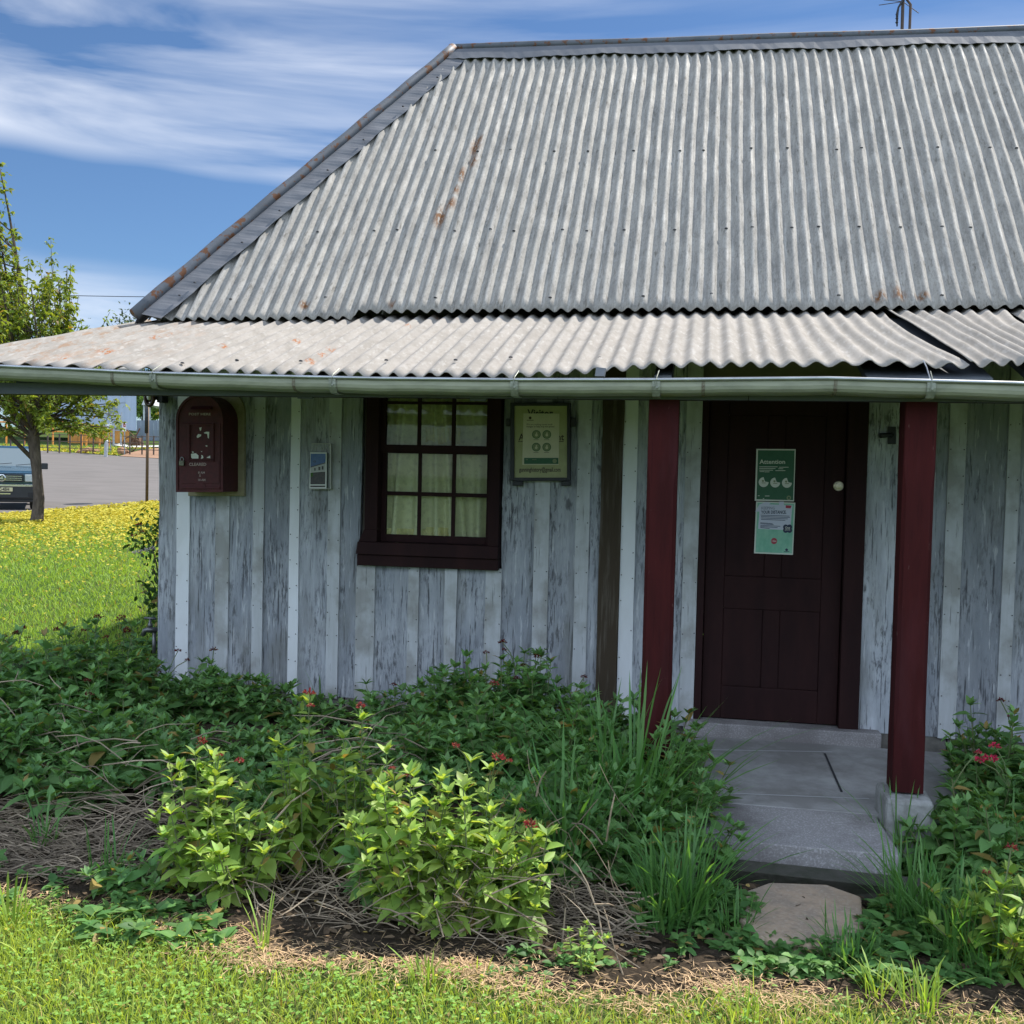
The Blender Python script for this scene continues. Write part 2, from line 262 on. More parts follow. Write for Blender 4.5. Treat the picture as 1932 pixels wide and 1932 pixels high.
# ------------------------------------------------------------------ mesh helpers
class MB:
    def __init__(s): s.v = []; s.f = []; s.m = []
    def add(s, vs, fs, mi=0):
        o = len(s.v); s.v += [tuple(map(float, p)) for p in vs]
        for f in fs: s.f.append(tuple(i+o for i in f)); s.m.append(mi)
        return s
    def box(s, x0, x1, y0, y1, z0, z1, mi=0):
        vs = [(x0,y0,z0),(x1,y0,z0),(x1,y1,z0),(x0,y1,z0),(x0,y0,z1),(x1,y0,z1),(x1,y1,z1),(x0,y1,z1)]
        return s.add(vs, [(0,3,2,1),(4,5,6,7),(0,1,5,4),(1,2,6,5),(2,3,7,6),(3,0,4,7)], mi)
    def hexa(s, bottom, top, mi=0):           # two 4-point loops
        return s.add(list(bottom)+list(top), [(3,2,1,0),(4,5,6,7),(0,1,5,4),(1,2,6,5),(2,3,7,6),(3,0,4,7)], mi)
    def prism(s, pts, vec, mi=0):             # polygon swept along vec, closed
        n = len(pts); vec = np.array(vec, float); p = [np.array(q, float) for q in pts]
        fs = [tuple(range(n-1, -1, -1)), tuple(range(n, 2*n))]+[(i, (i+1) % n, n+(i+1) % n, n+i) for i in range(n)]
        return s.add(p+[q+vec for q in p], fs, mi)
    def tube(s, pts, r, n=6, mi=0, caps=True):
        pts = [np.array(p, float) for p in pts]; k = len(pts)
        rs = r if hasattr(r, '__len__') else [r]*k
        vs = []; a = None
        for i, p in enumerate(pts):
            d = pts[min(i+1, k-1)]-pts[max(i-1, 0)]; d = d/(np.linalg.norm(d)+1e-9)
            if a is None: a = np.cross(d, [0, 0, 1.] if abs(d[2]) < .8 else [1., 0, 0])
            a = a-d*np.dot(a, d); a = a/(np.linalg.norm(a)+1e-9); c = np.cross(d, a)
            for j in range(n):
                th = 2*pi*j/n; vs.append(p+rs[i]*(cos(th)*a+sin(th)*c))
        fs = [(i*n+j, i*n+(j+1) % n, (i+1)*n+(j+1) % n, (i+1)*n+j) for i in range(k-1) for j in range(n)]
        if caps: fs += [tuple(range(n-1, -1, -1)), tuple((k-1)*n+j for j in range(n))]
        return s.add(vs, fs, mi)
    def lathe(s, prof, c, axis='z', n=16, mi=0):   # prof: (r, h) pairs about point c
        vs = []
        for r, h in prof:
            for j in range(n):
                th = 2*pi*j/n; a, b_ = r*cos(th), r*sin(th)
                vs.append({'z': (c[0]+a, c[1]+b_, c[2]+h), 'y': (c[0]+a, c[1]+h, c[2]+b_), 'x': (c[0]+h, c[1]+a, c[2]+b_)}[axis])
        k = len(prof)
        fs = [(i*n+j, i*n+(j+1) % n, (i+1)*n+(j+1) % n, (i+1)*n+j) for i in range(k-1) for j in range(n)]
        fs += [tuple(range(n)), tuple((k-1)*n+j for j in range(n))]
        return s.add(vs, fs, mi)
    def poly(s, pts, mi=0): return s.add(pts, [tuple(range(len(pts)))], mi)
    def build(s, name, mats, parent=None, smooth=False, bevel=0, local=False, autosmooth=False):
        me = bpy.data.meshes.new(name)
        vs = s.v
        if parent is not None and not local:
            o = root_of(parent).location; vs = [(a-o[0], b-o[1], c-o[2]) for a, b, c in vs]
        me.from_pydata(vs, [], s.f); me.update()
        return link(name, me, mats, parent, smooth, bevel, s.m)

def root_of(o):
    while o.parent: o = o.parent
    return o
def link(name, me, mats, parent, smooth=False, bevel=0, mids=None, fixn=True):
    mats = mats if isinstance(mats, (list, tuple)) else [mats]
    for m in mats: me.materials.append(m)
    if mids is not None and len(mats) > 1: me.polygons.foreach_set('material_index', mids)
    if fixn:
        bm = bmesh.new(); bm.from_mesh(me); bmesh.ops.recalc_face_normals(bm, faces=bm.faces); bm.to_mesh(me); bm.free()
    if smooth: me.polygons.foreach_set('use_smooth', [True]*len(me.polygons))
    o = bpy.data.objects.new(name, me); COL.objects.link(o)
    if parent is not None: o.parent = parent
    if bevel:
        b = o.modifiers.new('bevel', 'BEVEL'); b.width = bevel; b.segments = 2; b.limit_method = 'ANGLE'; b.angle_limit = R(40)
    return o
def tag(o, label=None, cat=None, group=None, kind=None):
    if label: o['label'] = label
    if cat: o['category'] = cat
    if group: o['group'] = group
    if kind: o['kind'] = kind
    return o
def thing(name, label, cat, loc=(0,0,0), group=None, rotz=0):
    o = bpy.data.objects.new(name, None); COL.objects.link(o); o.location = tuple(map(float, loc)); o.rotation_euler = (0, 0, rotz)
    o.empty_display_size = .2
    return tag(o, label, cat, group)
def npmesh(name, V, tris=None, quads=None, mats=None, parent=None, smooth=True, local=False):
    V = np.asarray(V, float)
    if parent is not None and not local: V = V-np.array(root_of(parent).location)
    me = bpy.data.meshes.new(name)
    me.vertices.add(len(V)); me.vertices.foreach_set('co', V.ravel())
    parts = []; tot = []
    if quads is not None and len(quads): parts.append(np.asarray(quads).ravel()); tot.append(np.full(len(quads), 4))
    if tris is not None and len(tris): parts.append(np.asarray(tris).ravel()); tot.append(np.full(len(tris), 3))
    idx = np.concatenate(parts); tot = np.concatenate(tot); st = np.concatenate([[0], np.cumsum(tot)[:-1]])
    me.loops.add(len(idx)); me.loops.foreach_set('vertex_index', idx.astype(np.int32))
    me.polygons.add(len(tot)); me.polygons.foreach_set('loop_start', st.astype(np.int32))
    me.update(calc_edges=True); me.validate()
    return link(name, me, mats, parent, smooth, fixn=False)
def unit(a): return a/(np.linalg.norm(a, axis=-1, keepdims=True)+1e-9)
def leaf_arrays(P, D, Nn, Ln, Wd, droop=.25, fold=.25, w1=1.0, w2=.75):
    n = len(P); D = unit(D); S = unit(np.cross(D, Nn)); Nn = np.cross(S, D)
    Ln = np.broadcast_to(Ln, n)[:, None]; Wd = np.broadcast_to(Wd, n)[:, None]; dr = np.broadcast_to(droop, n)[:, None]
    def mid(t): return P+D*Ln*t-Nn*dr*Ln*t*t
    out = np.empty((n, 8, 3)); m1, m2 = mid(.3), mid(.66)
    out[:, 0] = P; out[:, 1] = m1; out[:, 2] = m1+S*Wd*.5*w1+Nn*Wd*fold; out[:, 3] = m1-S*Wd*.5*w1+Nn*Wd*fold
    out[:, 4] = m2; out[:, 5] = m2+S*Wd*.5*w2+Nn*Wd*fold*.8; out[:, 6] = m2-S*Wd*.5*w2+Nn*Wd*fold*.8; out[:, 7] = mid(1.0)
    b = (np.arange(n)*8)[:, None]
    q = np.concatenate([b+np.array([[1, 4, 5, 2]]), b+np.array([[1, 3, 6, 4]])])
    t = np.concatenate([b+np.array([[0, 1, 2]]), b+np.array([[4, 7, 5]]), b+np.array([[0, 3, 1]]), b+np.array([[4, 6, 7]])])
    return out.reshape(-1, 3), t, q
def blade_arrays(P, lean, Ln, Wd, seg=2, curl=1.0, face=None):
    """grass blades: P roots, lean = horizontal offset vectors of the tip as share of the length"""
    n = len(P); Ln = np.broadcast_to(Ln, n)[:, None]; Wd = np.broadcast_to(Wd, n)[:, None]
    ang = rng.uniform(0, 2*pi, n) if face is None else face
    S = np.stack([np.cos(ang), np.sin(ang), np.zeros(n)], 1)
    k = 2*seg+1; out = np.empty((n, k, 3))
    lm = np.linalg.norm(lean, axis=1, keepdims=True)
    for i in range(seg+1):
        t = i/seg; h = (t-.5*np.minimum(lm, 1.6)*t*t*curl*.6)
        c = P+np.stack([lean[:, 0]*t**1.7, lean[:, 1]*t**1.7, h[:, 0]], 1)*Ln
        wd = (1-t*.25) if i < seg else 0
        if i < seg: out[:, 2*i] = c-S*Wd*.5*wd; out[:, 2*i+1] = c+S*Wd*.5*wd
        else: out[:, 2*seg] = c
    b = (np.arange(n)*k)[:, None]; q = [b+np.array([[2*i, 2*i+1, 2*i+3, 2*i+2]]) for i in range(seg-1)]
    t = b+np.array([[2*seg-2, 2*seg-1, 2*seg]])
    return out.reshape(-1, 3), t, (np.concatenate(q) if q else None)
def merge(parts):
    V, T, Q = [], [], []; o = 0
    for v, t, q in parts:
        V.append(v)
        if t is not None: T.append(t+o)
        if q is not None: Q.append(q+o)
        o += len(v)
    return np.concatenate(V), (np.concatenate(T) if T else None), (np.concatenate(Q) if Q else None)
def text_mesh(s, size, sx=1.0, bold=0.0, align='CENTER', shear=0.0):
    c = bpy.data.curves.new('t', 'FONT'); c.body = s; c.size = size; c.align_x = align; c.align_y = 'CENTER'; c.offset = bold; c.shear = shear
    c.resolution_u = 2
    o = bpy.data.objects.new('t', c); COL.objects.link(o)
    dg = bpy.context.evaluated_depsgraph_get()
    me = bpy.data.meshes.new_from_object(o.evaluated_get(dg)); bpy.data.objects.remove(o); bpy.data.curves.remove(c)
    vs = [(v.co.x*sx, v.co.y) for v in me.vertices]; fs = [tuple(p.vertices) for p in me.polygons]
    bpy.data.meshes.remove(me); return vs, fs
def S_(a, b, x):
    t = np.clip((np.asarray(x, float)-a)/(b-a), 0, 1); return t*t*(3-2*t)

# ------------------------------------------------------------------ ground
def g(x, y):
    x = np.asarray(x, float); y = np.asarray(y, float)
    wl = S_(-2.8, -4.4, x)
    front = .13*S_(-2.6, -.4, y)-.17*S_(-.62, -.40, x)*S_(1.72, 1.48, x)*S_(-2.2, -1.8, y); left = .30*S_(-2.8, .2, y)+.17*S_(.2, 4, y)
    z = np.where(y < 6, front*(1-wl)+left*wl, .47)
    z = np.where(y > 0, np.maximum(z, front*(1-wl)+left*wl), z)
    d = (x-CAM[0])*FWD[0]+(y-CAM[1])*FWD[1]
    rise = np.clip(d-27, 0, None); z = z+np.where(rise < 6, .076*rise*rise/12, .076*(rise-3))*(d < 90)+(d >= 90)*(.076*60)
    return z+.012*np.sin(x*1.7+.5)*np.cos(y*1.3)*(y < -2.5)
def on_g(u, v):
    d = ray(u, v); t0 = 1.0
    for k in range(4000):
        t1 = t0*1.004+.01; p = CAM+d*t1
        if p[2] < g(p[0], p[1]): break
        t0 = t1
    p = CAM+d*t0; p[2] = float(g(p[0], p[1])); return p
def sheet(name, xs, ys, fn, mat, dz=0.0, mask=None, kind='structure', smooth=True):
    X, Y = np.meshgrid(xs, ys); Z = fn(X, Y)+dz; nx, ny = len(xs), len(ys)
    V = np.stack([X, Y, Z], -1).reshape(-1, 3); i = np.arange(ny-1)[:, None]*nx+np.arange(nx-1)[None]
    q = np.stack([i, i+1, i+nx+1, i+nx], -1).reshape(-1, 4)
    o = npmesh(name, V, None, q, mat, smooth=smooth); return tag(o, kind=kind)
def ex_ground(t, tcn, cur, b):
    c = noise_mask(t, tcn, (.9, .9, .9), .42, .62, 5); cur = mixc(t, mul(t, c, .6), cur, (.10, .095, .035))
    c = noise_mask(t, tcn, (40, 40, 40), .45, .65, 4); return mixc(t, mul(t, c, .6), cur, (.03, .06, .012))
M_GROUND = pmat('lawn_ground', (.055, .10, .022), .95, spec=.1, bump=(.6, .03), bscale=(40, 40, 40), extra=ex_ground)
xs = np.concatenate([[-900, -400, -200, -120], np.arange(-80, -20, 3), np.arange(-20, -7, .6), np.arange(-7, 5, .25), np.arange(5, 20, 1.5), [30, 60, 120, 300, 900]])
ys = np.concatenate([[-600, -150, -40, -20, -12], np.arange(-10, 5, .25), np.arange(5, 60, .8), np.arange(60, 100, 3), [130, 250, 600, 1500]])
sheet('ground', xs, ys, g, M_GROUND)
def ex_soil(t, tcn, cur, b):
    c = noise_mask(t, tcn, (30, 30, 30), .5, .62, 6); cur = mixc(t, mul(t, c, .7), cur, (.085, .064, .043))
    c = noise_mask(t, tcn, (2.2, 2.2, 2.2), .42, .6, 4); return mixc(t, mul(t, c, .6), cur, (.028, .022, .016))
M_SOIL = pmat('garden_soil', (.045, .034, .024), .97, spec=.08, bump=(1.0, .03), bscale=(28, 28, 28), extra=ex_soil)
def bed_front(x):          # front border of the bed
    x = np.asarray(x, float)
    return np.where(x < -1.5, -2.86-.24*S_(-2.3, -1.4, x), -3.10+.14*S_(-.4, .4, x)+.14*S_(.6, 1.8, x))+.03*np.sin(x*6)+.02*np.sin(x*15)
bx = np.linspace(-5.2, 6.0, 120); tt = np.linspace(0, 1, 36)
X = np.repeat(bx[None], 36, 0); Y = bed_front(bx)[None]*(1-tt[:, None])+(-.02)*tt[:, None]
Z = g(X, Y)+.012+rng.normal(0, .006, X.shape); Z[0] = g(X[0], Y[0])-.01
Z = np.where((X > -.36) & (X < 1.42) & (Y > -1.93), -.15, Z); Z = np.where((X > -.2) & (X < .85) & (Y > -2.45), np.minimum(Z, .0), Z)
V = np.stack([X, Y, Z], -1).reshape(-1, 3); i = np.arange(35)[:, None]*120+np.arange(119)[None]
tag(npmesh('garden_bed', V, None, np.stack([i, i+1, i+121, i+120], -1).reshape(-1, 4), M_SOIL), kind='structure')

# road and verge across the road
M_ROAD = pmat('road_seal', (.175, .16, .152), .95, spec=.15, var=(.14, .13, .122), vscale=(.5, 2.0, .5), vlow=.35, vhigh=.65, bump=(.4, .01), bscale=(25, 25, 25))
ne = [on_g(-400, 1003), on_g(75, 966), on_g(300, 946), on_g(330, 944)]
fe = [on_g(-400, 842), on_g(60, 850), on_g(300, 866), on_g(330, 867)]
def lerp_edge(E, n):
    k = np.linspace(0, len(E)-1, n); a = np.minimum(k.astype(int), len(E)-2); f = (k-a)[:, None]; E = np.array(E); return E[a]*(1-f)+E[a+1]*f
A, B = lerp_edge(ne, 40), lerp_edge(fe, 40)
A = np.concatenate([A, A[-1:]+[[14, 3, 0]]]); B = np.concatenate([B, B[-1:]+[[14, 3, 0]]])
tt = np.linspace(0, 1, 40)[:, None]
P = A[None]*(1-tt[..., None])+B[None]*tt[..., None]; P = P.reshape(-1, 3); P[:, 2] = g(P[:, 0], P[:, 1])+.03
i = np.arange(39)[:, None]*41+np.arange(40)[None]
tag(npmesh('road', P, None, np.stack([i, i+1, i+42, i+41], -1).reshape(-1, 4), M_ROAD), kind='structure')
M_DIRT = pmat('reddish_dirt', (.33, .20, .13), .95, spec=.1, var=(.26, .165, .11), vscale=(1.5, 1.5, 1.5))
mb = MB(); pts = [on_g(u, v) for u, v in ((225, 862), (262, 851), (300, 846), (340, 847), (340, 868), (300, 866))]
mb.poly([(p[0], p[1], p[2]+.05) for p in pts]); tag(mb.build('dirt_track', M_DIRT), kind='structure')
M_FOOT = pmat('pale_footpath', (.55, .54, .51), .9, var=(.48, .47, .44), vscale=(3, 3, 3))
mb = MB(); pts = [on_g(u, v) for u, v in ((212, 841), (228, 838), (245, 843), (300, 842), (300, 845), (243, 846))]
mb.poly([(p[0], p[1], p[2]+.07) for p in pts]); tag(mb.build('footpath', M_FOOT), kind='structure')

# ------------------------------------------------------------------ cottage
cot = thing('cottage', 'old timber slab cottage with peeling pale grey walls and corrugated iron roofs', 'cottage', (0, 0, 0))
WX = lambda u, v=1150: float(on_y(u, v, 0)[0])
WZ = lambda u, v: float(on_y(u, v, 0)[2])
XL = WX(300)
WIN_X0, WIN_X1, WIN_Z0 = WX(680, 1060), WX(947, 1060), WZ(810, 1066)
WIN_Z1 = 2.30

def slab(mb, x0, x1, z0, z1, y=0.0, th=.045, jit=.004, nx=3, nz=26, bow=.004, mi=0):
    NX, NZ = nx+3, nz+3; vs = []
    dl = np.cumsum(rng.normal(0, jit*.5, NZ)); dl = np.clip(dl-dl.mean(), -3*jit, 3*jit); dr = np.cumsum(rng.normal(0, jit*.5, NZ)); dr = np.clip(dr-dr.mean(), -3*jit, 3*jit)
    yo = rng.normal(0, .003)
    for j in range(NZ):
        jj = min(max(j-1, 0), nz)/nz; z = z0+(z1-z0)*jj
        for i in range(NX):
            ii = min(max(i-1, 0), nx)/nx
            x = x0+dl[j]+(x1+dr[j]-x0-dl[j])*ii
            ring = i in (0, NX-1) or j in (0, NZ-1)
            vs.append((x, y+yo+(th if ring else -bow*sin(pi*ii)+rng.normal(0, .0012)), z))
    fs = [(j*NX+i, j*NX+i+1, (j+1)*NX+i+1, (j+1)*NX+i) for j in range(NZ-1) for i in range(NX-1)]
    mb.add(vs, fs, mi)

TOPZ = 2.60
BZ = lambda x: float(np.interp(x, [-3.6, -2.7, -1.9, 0, 1.5, 6], [.22, .20, .18, .17, .19, .2]))
slabs = [(298,334),(356,409),(431,479),(495,547),(561,619),(638,676),(705,772),(788,842),(860,917),(945,1008),(1031,1085),(1106,1130),(1193,1217),(1216,1236),(1236,1289)]
mb = MB()
for a, b in slabs:
    x0, x1 = WX(a)-.006, WX(b)+.006; inwin = x0 > WIN_X0-.02 and x1 < WIN_X1+.02
    if a == 638:
        slab(mb, x0, x1, BZ(x0), TOPZ); continue
    if inwin:
        slab(mb, x0, x1, BZ(x0), WIN_Z0+.01); slab(mb, x0, x1, WIN_Z1-.01, TOPZ, nz=6)
    else: slab(mb, x0, x1, BZ(x0), TOPZ)
x = WX(1625, 1200); slab(mb, x-.005, WX(1700, 1200), BZ(x), TOPZ)
slab(mb, WX(1700, 1200), WX(1778, 1200), BZ(x), TOPZ)
slab(mb, WX(1806, 1200), WX(1888, 1200), BZ(x), TOPZ); slab(mb, WX(1908, 1200), WX(1985, 1200), BZ(x), TOPZ)
x = WX(1985, 1200)
while x < 5.2:
    wd = rng.uniform(.15, .24); slab(mb, x+.002, x+wd, BZ(x), TOPZ); x += wd
mb.build('slab_wall', M_SLAB, cot, smooth=False)
# cover strips over the joints, each its own part
strips = [(333,357,'w'),(407,433,''),(477,497,''),(545,563,'w'),(617,640,''),(672,707,'b'),(770,790,'b'),(840,862,'b'),(915,946,'b'),(1005,1033,''),(1083,1108,''),(1168,1195,'w'),(1286,1314,'')]
def strip(a, b, kind, v=1150, z0=None, z1=TOPZ):
    m = MB(); x0, x1 = WX(a, v), WX(b, v); zb = BZ(x0)-rng.uniform(0, .02) if z0 is None else z0
    slab(m, x0, x1, zb, z1, y=-.016, th=.014, jit=.0015, nx=1, nz=16, bow=.001)
    for z in np.arange(zb+.08, z1, .16):      # nails down both edges
        for xx in (x0+.010, x1-.010):
            if rng.random() < .75: m.lathe([(.004, 0), (.003, -.003)], (xx, -.0165, z+rng.uniform(-.02, .02)), 'y', 6, 1)
    o = m.build('cover_strip', [M_STRIPW if 'w' in kind else M_STRIP, M_TARNISH], cot)
    if 'w' in kind: o['label'] = 'clean white cover strip'
for a, b, k in strips:
    strip(a, b, k, z1=(WIN_Z0-.005 if 'b' in k else TOPZ))
strip(1776, 1808, '', 1200); strip(1886, 1910, '', 1200)
for x in np.arange(2.3, 5.2, .36):
    m = MB(); slab(m, x, x+.09, BZ(x), TOPZ, y=-.016, th=.014, jit=.0015, nx=1, nz=8); m.build('cover_strip', M_STRIP, cot)
m = MB(); slab(m, WX(1128), WX(1168), BZ(-1)-.02, TOPZ, y=-.03, th=.06, jit=.003, nx=3)
m.build('bare_timber_stud', M_DARKWOOD, cot)['label'] = 'unpainted dark brown timber upright'
# masonry under the boards, lining, other walls
m = MB(); xs_ = np.linspace(XL-.01, -.05, 9)
for a, b in zip(xs_[:-1], xs_[1:]): slab(m, a+.004, b-.004, -.15, BZ(a)+.03, y=.012, th=.1, jit=.004, nx=5, nz=4, bow=.012)
m.build('foundation', M_STONE, cot); m = MB()
xs_ = np.linspace(.98, 5.2, 10)
for a, b in zip(xs_[:-1], xs_[1:]): slab(m, a+.004, b-.004, -.15, BZ(a)+.03, y=.012, th=.1, jit=.004, nx=5, nz=4, bow=.012)
m.build('foundation', M_STONE, cot)
m = MB(); DX0, DX1 = WX(1313, 1200), WX(1624, 1200)
for (a, b, c, d) in ((XL+.01, WIN_X0+.06, .0, TOPZ), (WIN_X0+.06, WIN_X1-.06, .0, WIN_Z0+.03), (WIN_X0+.06, WIN_X1-.06, WIN_Z1-.03, TOPZ), (WIN_X1-.06, DX0+.02, .0, TOPZ), (DX0+.02, DX1-.02, 2.22, TOPZ), (DX1-.02, 5.2, .0, TOPZ)):
    m.box(a, b, .055, .085, c, d)
m.box(XL+.03, 5.2, .09, 4.2, .05, .09); m.box(XL+.03, 5.2, .09, 4.2, 2.58, 2.62)
m.build('inner_lining', M_INNER, cot)
m = MB()
for k, y in enumerate(np.arange(.06, 4.2, .22)):
    m2 = MB(); slab(m2, y, y+.215, .1, TOPZ, y=0, jit=.003, nz=8)
    m.add([(XL+.045-p[1]*-1-.045, p[0], p[2]) for p in m2.v], m2.f)
for k, x in enumerate(np.arange(XL, 5.2, .3)): m.box(x, x+.296, 4.2, 4.24, .1, TOPZ)
m.box(5.16, 5.2, .05, 4.2, .1, TOPZ)
m.build('side_wall', M_SLAB, cot)

# ---- roofs
PITCH_C = .0905
PM = .081
HL = on_main(865, 92); XR = float(HL[0]); X0M = float(on_main(262, 607)[0])
nrm_main = np.array([0, -SLOPE, 1.0]); nrm_main /= np.linalg.norm(nrm_main)
dent = lambda a, b: (np.sin(a*7.3+b*3.1)*np.sin(b*5.7+a*1.9)+.6*np.sin(a*23+b*11))*.0022
NS = 34
xs_ = np.arange(X0M+.05, 5.45, PM/8); V = np.empty((NS, len(xs_), 3))
for j in range(NS):
    t = j/(NS-1)
    top = np.clip((xs_-X0M)/(XR-X0M), 0, 1)
    bot = np.where(xs_ < -2.16, -.04, 0)/(RIDGE_Y-MAIN_Y0)
    s = bot+(top-bot)*t
    y = MAIN_Y0+s*(RIDGE_Y-MAIN_Y0); z = MAIN_Z0+s*(RIDGE_Z-MAIN_Z0+RDZ(xs_))
    lap = ((xs_-X0M) % .72 < .07)*.004
    off = .0160*np.sin(2*pi*xs_/PM)+lap+dent(xs_, s*3)
    V[j] = np.stack([xs_+.003*np.sin(s*9+xs_*2), y, z], 1)+off[:, None]*nrm_main
i = np.arange(NS-1)[:, None]*len(xs_)+np.arange(len(xs_)-1)[None]
roof = npmesh('roof', V.reshape(-1, 3), None, np.stack([i, i+1, i+len(xs_)+1, i+len(xs_)], -1).reshape(-1, 4), M_ROOF, cot)
roof.modifiers.new('thickness', 'SOLIDIFY').thickness = .0012
# hip and rear slopes of the same roof
m = MB(); rb = 2*RIDGE_Y-MAIN_Y0
for k in range(24):                       # ribbed left slope
    y0 = MAIN_Y0+(rb-MAIN_Y0)*k/24; y1 = MAIN_Y0+(rb-MAIN_Y0)*(k+1)/24
    def hip(y): s = 1-abs(y-RIDGE_Y)/(RIDGE_Y-MAIN_Y0); return (X0M+(XR-X0M)*s, y, MAIN_Z0+(RIDGE_Z-MAIN_Z0)*s)
    m.poly([(X0M, y0, MAIN_Z0-.012), (X0M, y1, MAIN_Z0-.012), (lambda p: (p[0], p[1], p[2]-.012))(hip(y1)), (lambda p: (p[0], p[1], p[2]-.012))(hip(y0))])
m.poly([(X0M, rb, MAIN_Z0), (5.45, rb, MAIN_Z0), (5.45, RIDGE_Y, RIDGE_Z-.01+RDZ(5.45)), (XR, RIDGE_Y, RIDGE_Z-.01)])
m.poly([(5.44, MAIN_Y0, MAIN_Z0-.02), (5.44, rb, MAIN_Z0-.02), (5.44, RIDGE_Y, RIDGE_Z-.03+RDZ(5.44))])
m.build('rear_roof_slope', M_ROOF, cot)
# roof nails (heads sit on the crests), kept in one small part
m = MB()
def nails_row(u0, u1, v0, v1, n, fn, nrm, PITCH_C=PM):
    for k in range(n):
        f = (k+rng.uniform(-.3, .3))/(n-1); p = fn(u0+(u1-u0)*f, v0+(v1-v0)*f+rng.uniform(-3, 3))
        p = p.copy(); p[0] = (round((p[0]-PITCH_C/4)/PITCH_C))*PITCH_C+PITCH_C/4
        if fn is on_main: p[2] += (p[1]-MAIN_Y0)/(RIDGE_Y-MAIN_Y0)*RDZ(p[0])
        c = p+nrm*.0150; m.lathe([(.011, -.002), (.010, .003), (.004, .006)], c, 'z', 8)
nails_row(830, 1930, 288, 268, 16, on_main, nrm_main); nails_row(620, 1930, 440, 425, 19, on_main, nrm_main); nails_row(480, 1930, 566, 556, 9, on_main, nrm_main)
nv = unit(np.array([0, -.34, 1.0])); nails_row(160, 1900, 695, 680, 14, lambda u, v: on_ver(u, v-6), nv, PITCH_C)
tag(m.build('roofing_nails', M_NAIL, cot), kind='stuff')

# verandah roof
VOFF = -1
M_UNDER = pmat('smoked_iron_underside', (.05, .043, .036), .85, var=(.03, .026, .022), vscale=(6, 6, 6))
EV = [(0,686),(300,700),(480,705),(720,711),(966,710),(1080,707),(1180,698),(1240,692),(1449,691),(1650,690),(1800,694),(1932,693)]
ex_, ez_ = zip(*[(lambda p: (p[0], p[2]))(on_y(u, v, VER_Y1)) for u, v in EV])
eave_z = lambda x: np.interp(x, ex_, ez_)+.010
TOPV = lambda x: np.interp(x, [-3.8, -2.2, 0, 2], [2.632, 2.660, 2.676, 2.672])
g1t, g1b = float(on_ver(1657, 584)[0]), float(on_y(1832, 685, VER_Y1)[0]); g2t = float(on_ver(1882, 579)[0]); g2b = g2t+.03
rk = on_ver(0, 660)
rake_b = X0M-.10+(float(rk[0])-(X0M-.10))*(1.5/(-float(rk[1])+.05))
def ver_panel(x0, x1, name, edge_l=None, edge_r=None, lift=0.0, splay=False):
    xs_ = np.arange(x0, x1, PITCH_C/8); n = 18; V = np.empty((n, len(xs_), 3))
    for j in range(n):
        t = j/(n-1); y = .05+(VER_Y1-.05)*t
        zt, ze = TOPV(xs_), eave_z(xs_)
        z = zt+(ze-zt)*t+.012*sin(pi*t)*0.4
        xx = xs_.copy()
        if splay: xx = xx+(rake_b-(X0M-.10))*t*S_(-2.5, X0M-.1, xs_)
        if edge_l: xx = xx+(edge_l(t)-x0)*S_(x0+.7, x0, xs_)
        if edge_r: xx = xx+(edge_r(t)-x1)*S_(x1-.7, x1, xs_)
        lap = ((xs_+9) % .64 < .07)*.005
        z = z+.0135*np.sin(2*pi*xs_/PITCH_C)+lap+lift+dent(xs_*1.1, t*2+4)*1.2
        yy = y+(.012*np.sin(xs_*31)+.01*((xs_*1.56).astype(int) % 2) if j == n-1 else 0)
        V[j] = np.stack([xx, np.broadcast_to(yy, xx.shape), z], 1)
    i = np.arange(n-1)[:, None]*len(xs_)+np.arange(len(xs_)-1)[None]
    o = npmesh(name, V.reshape(-1, 3), None, np.stack([i, i+len(xs_), i+len(xs_)+1, i+1], -1).reshape(-1, 4), M_VER, cot)
    o.data.materials.append(M_UNDER); md = o.modifiers.new('thickness', 'SOLIDIFY'); md.thickness = .004; md.offset = VOFF; md.material_offset = 1
    return o
gap1 = lambda t: g1t+(g1b-g1t)*t
gap2 = lambda t: g2t+(g2b-g2t)*t
ver_panel(X0M-.10, g1t, 'verandah_roof', edge_r=lambda t: gap1(t)-.055*sin(pi*min(t*1.05, 1))-.004, splay=True)
ver_panel(g1t+.005, g2t, 'verandah_roof', edge_l=gap1, edge_r=lambda t: gap2(t)-.06*sin(pi*min(t*1.05, 1)), lift=.012)
ver_panel(g2t+.005, 5.45, 'verandah_roof', edge_l=gap2, lift=.006)
# rafters below the iron, with boards added to block sun at the gaps
for x in (-3.6, -2.9, -2.0, -1.1, -.2, float(g1t)-.02, .96, 1.75, 2.6, 3.5, 4.4, 5.3):
    zt, ze = float(TOPV(x))-.06, float(eave_z(x))-.045
    m = MB(); m.hexa([(x-.04, -1.36, ze-.08), (x+.04, -1.36, ze-.08), (x+.04, .0, zt-.08), (x-.04, .0, zt-.08)], [(x-.04, -1.36, ze), (x+.04, -1.36, ze), (x+.04, .0, zt), (x-.04, .0, zt)]); m.build('rafter_or_sun_board', M_FASCIA, cot)
m = MB(); m.hexa([(g1t-.28, -1.40, 2.10), (g1b+.10, -1.40, 2.10), (g1b+.10, .0, 2.6), (g1t-.28, .0, 2.6)], [(g1t-.28, -1.40, 2.135), (g1b+.10, -1.40, 2.135), (g1b+.10, 0, 2.622), (g1t-.28, 0, 2.622)])  # dark timber under the first gap, widened to block sun coming through
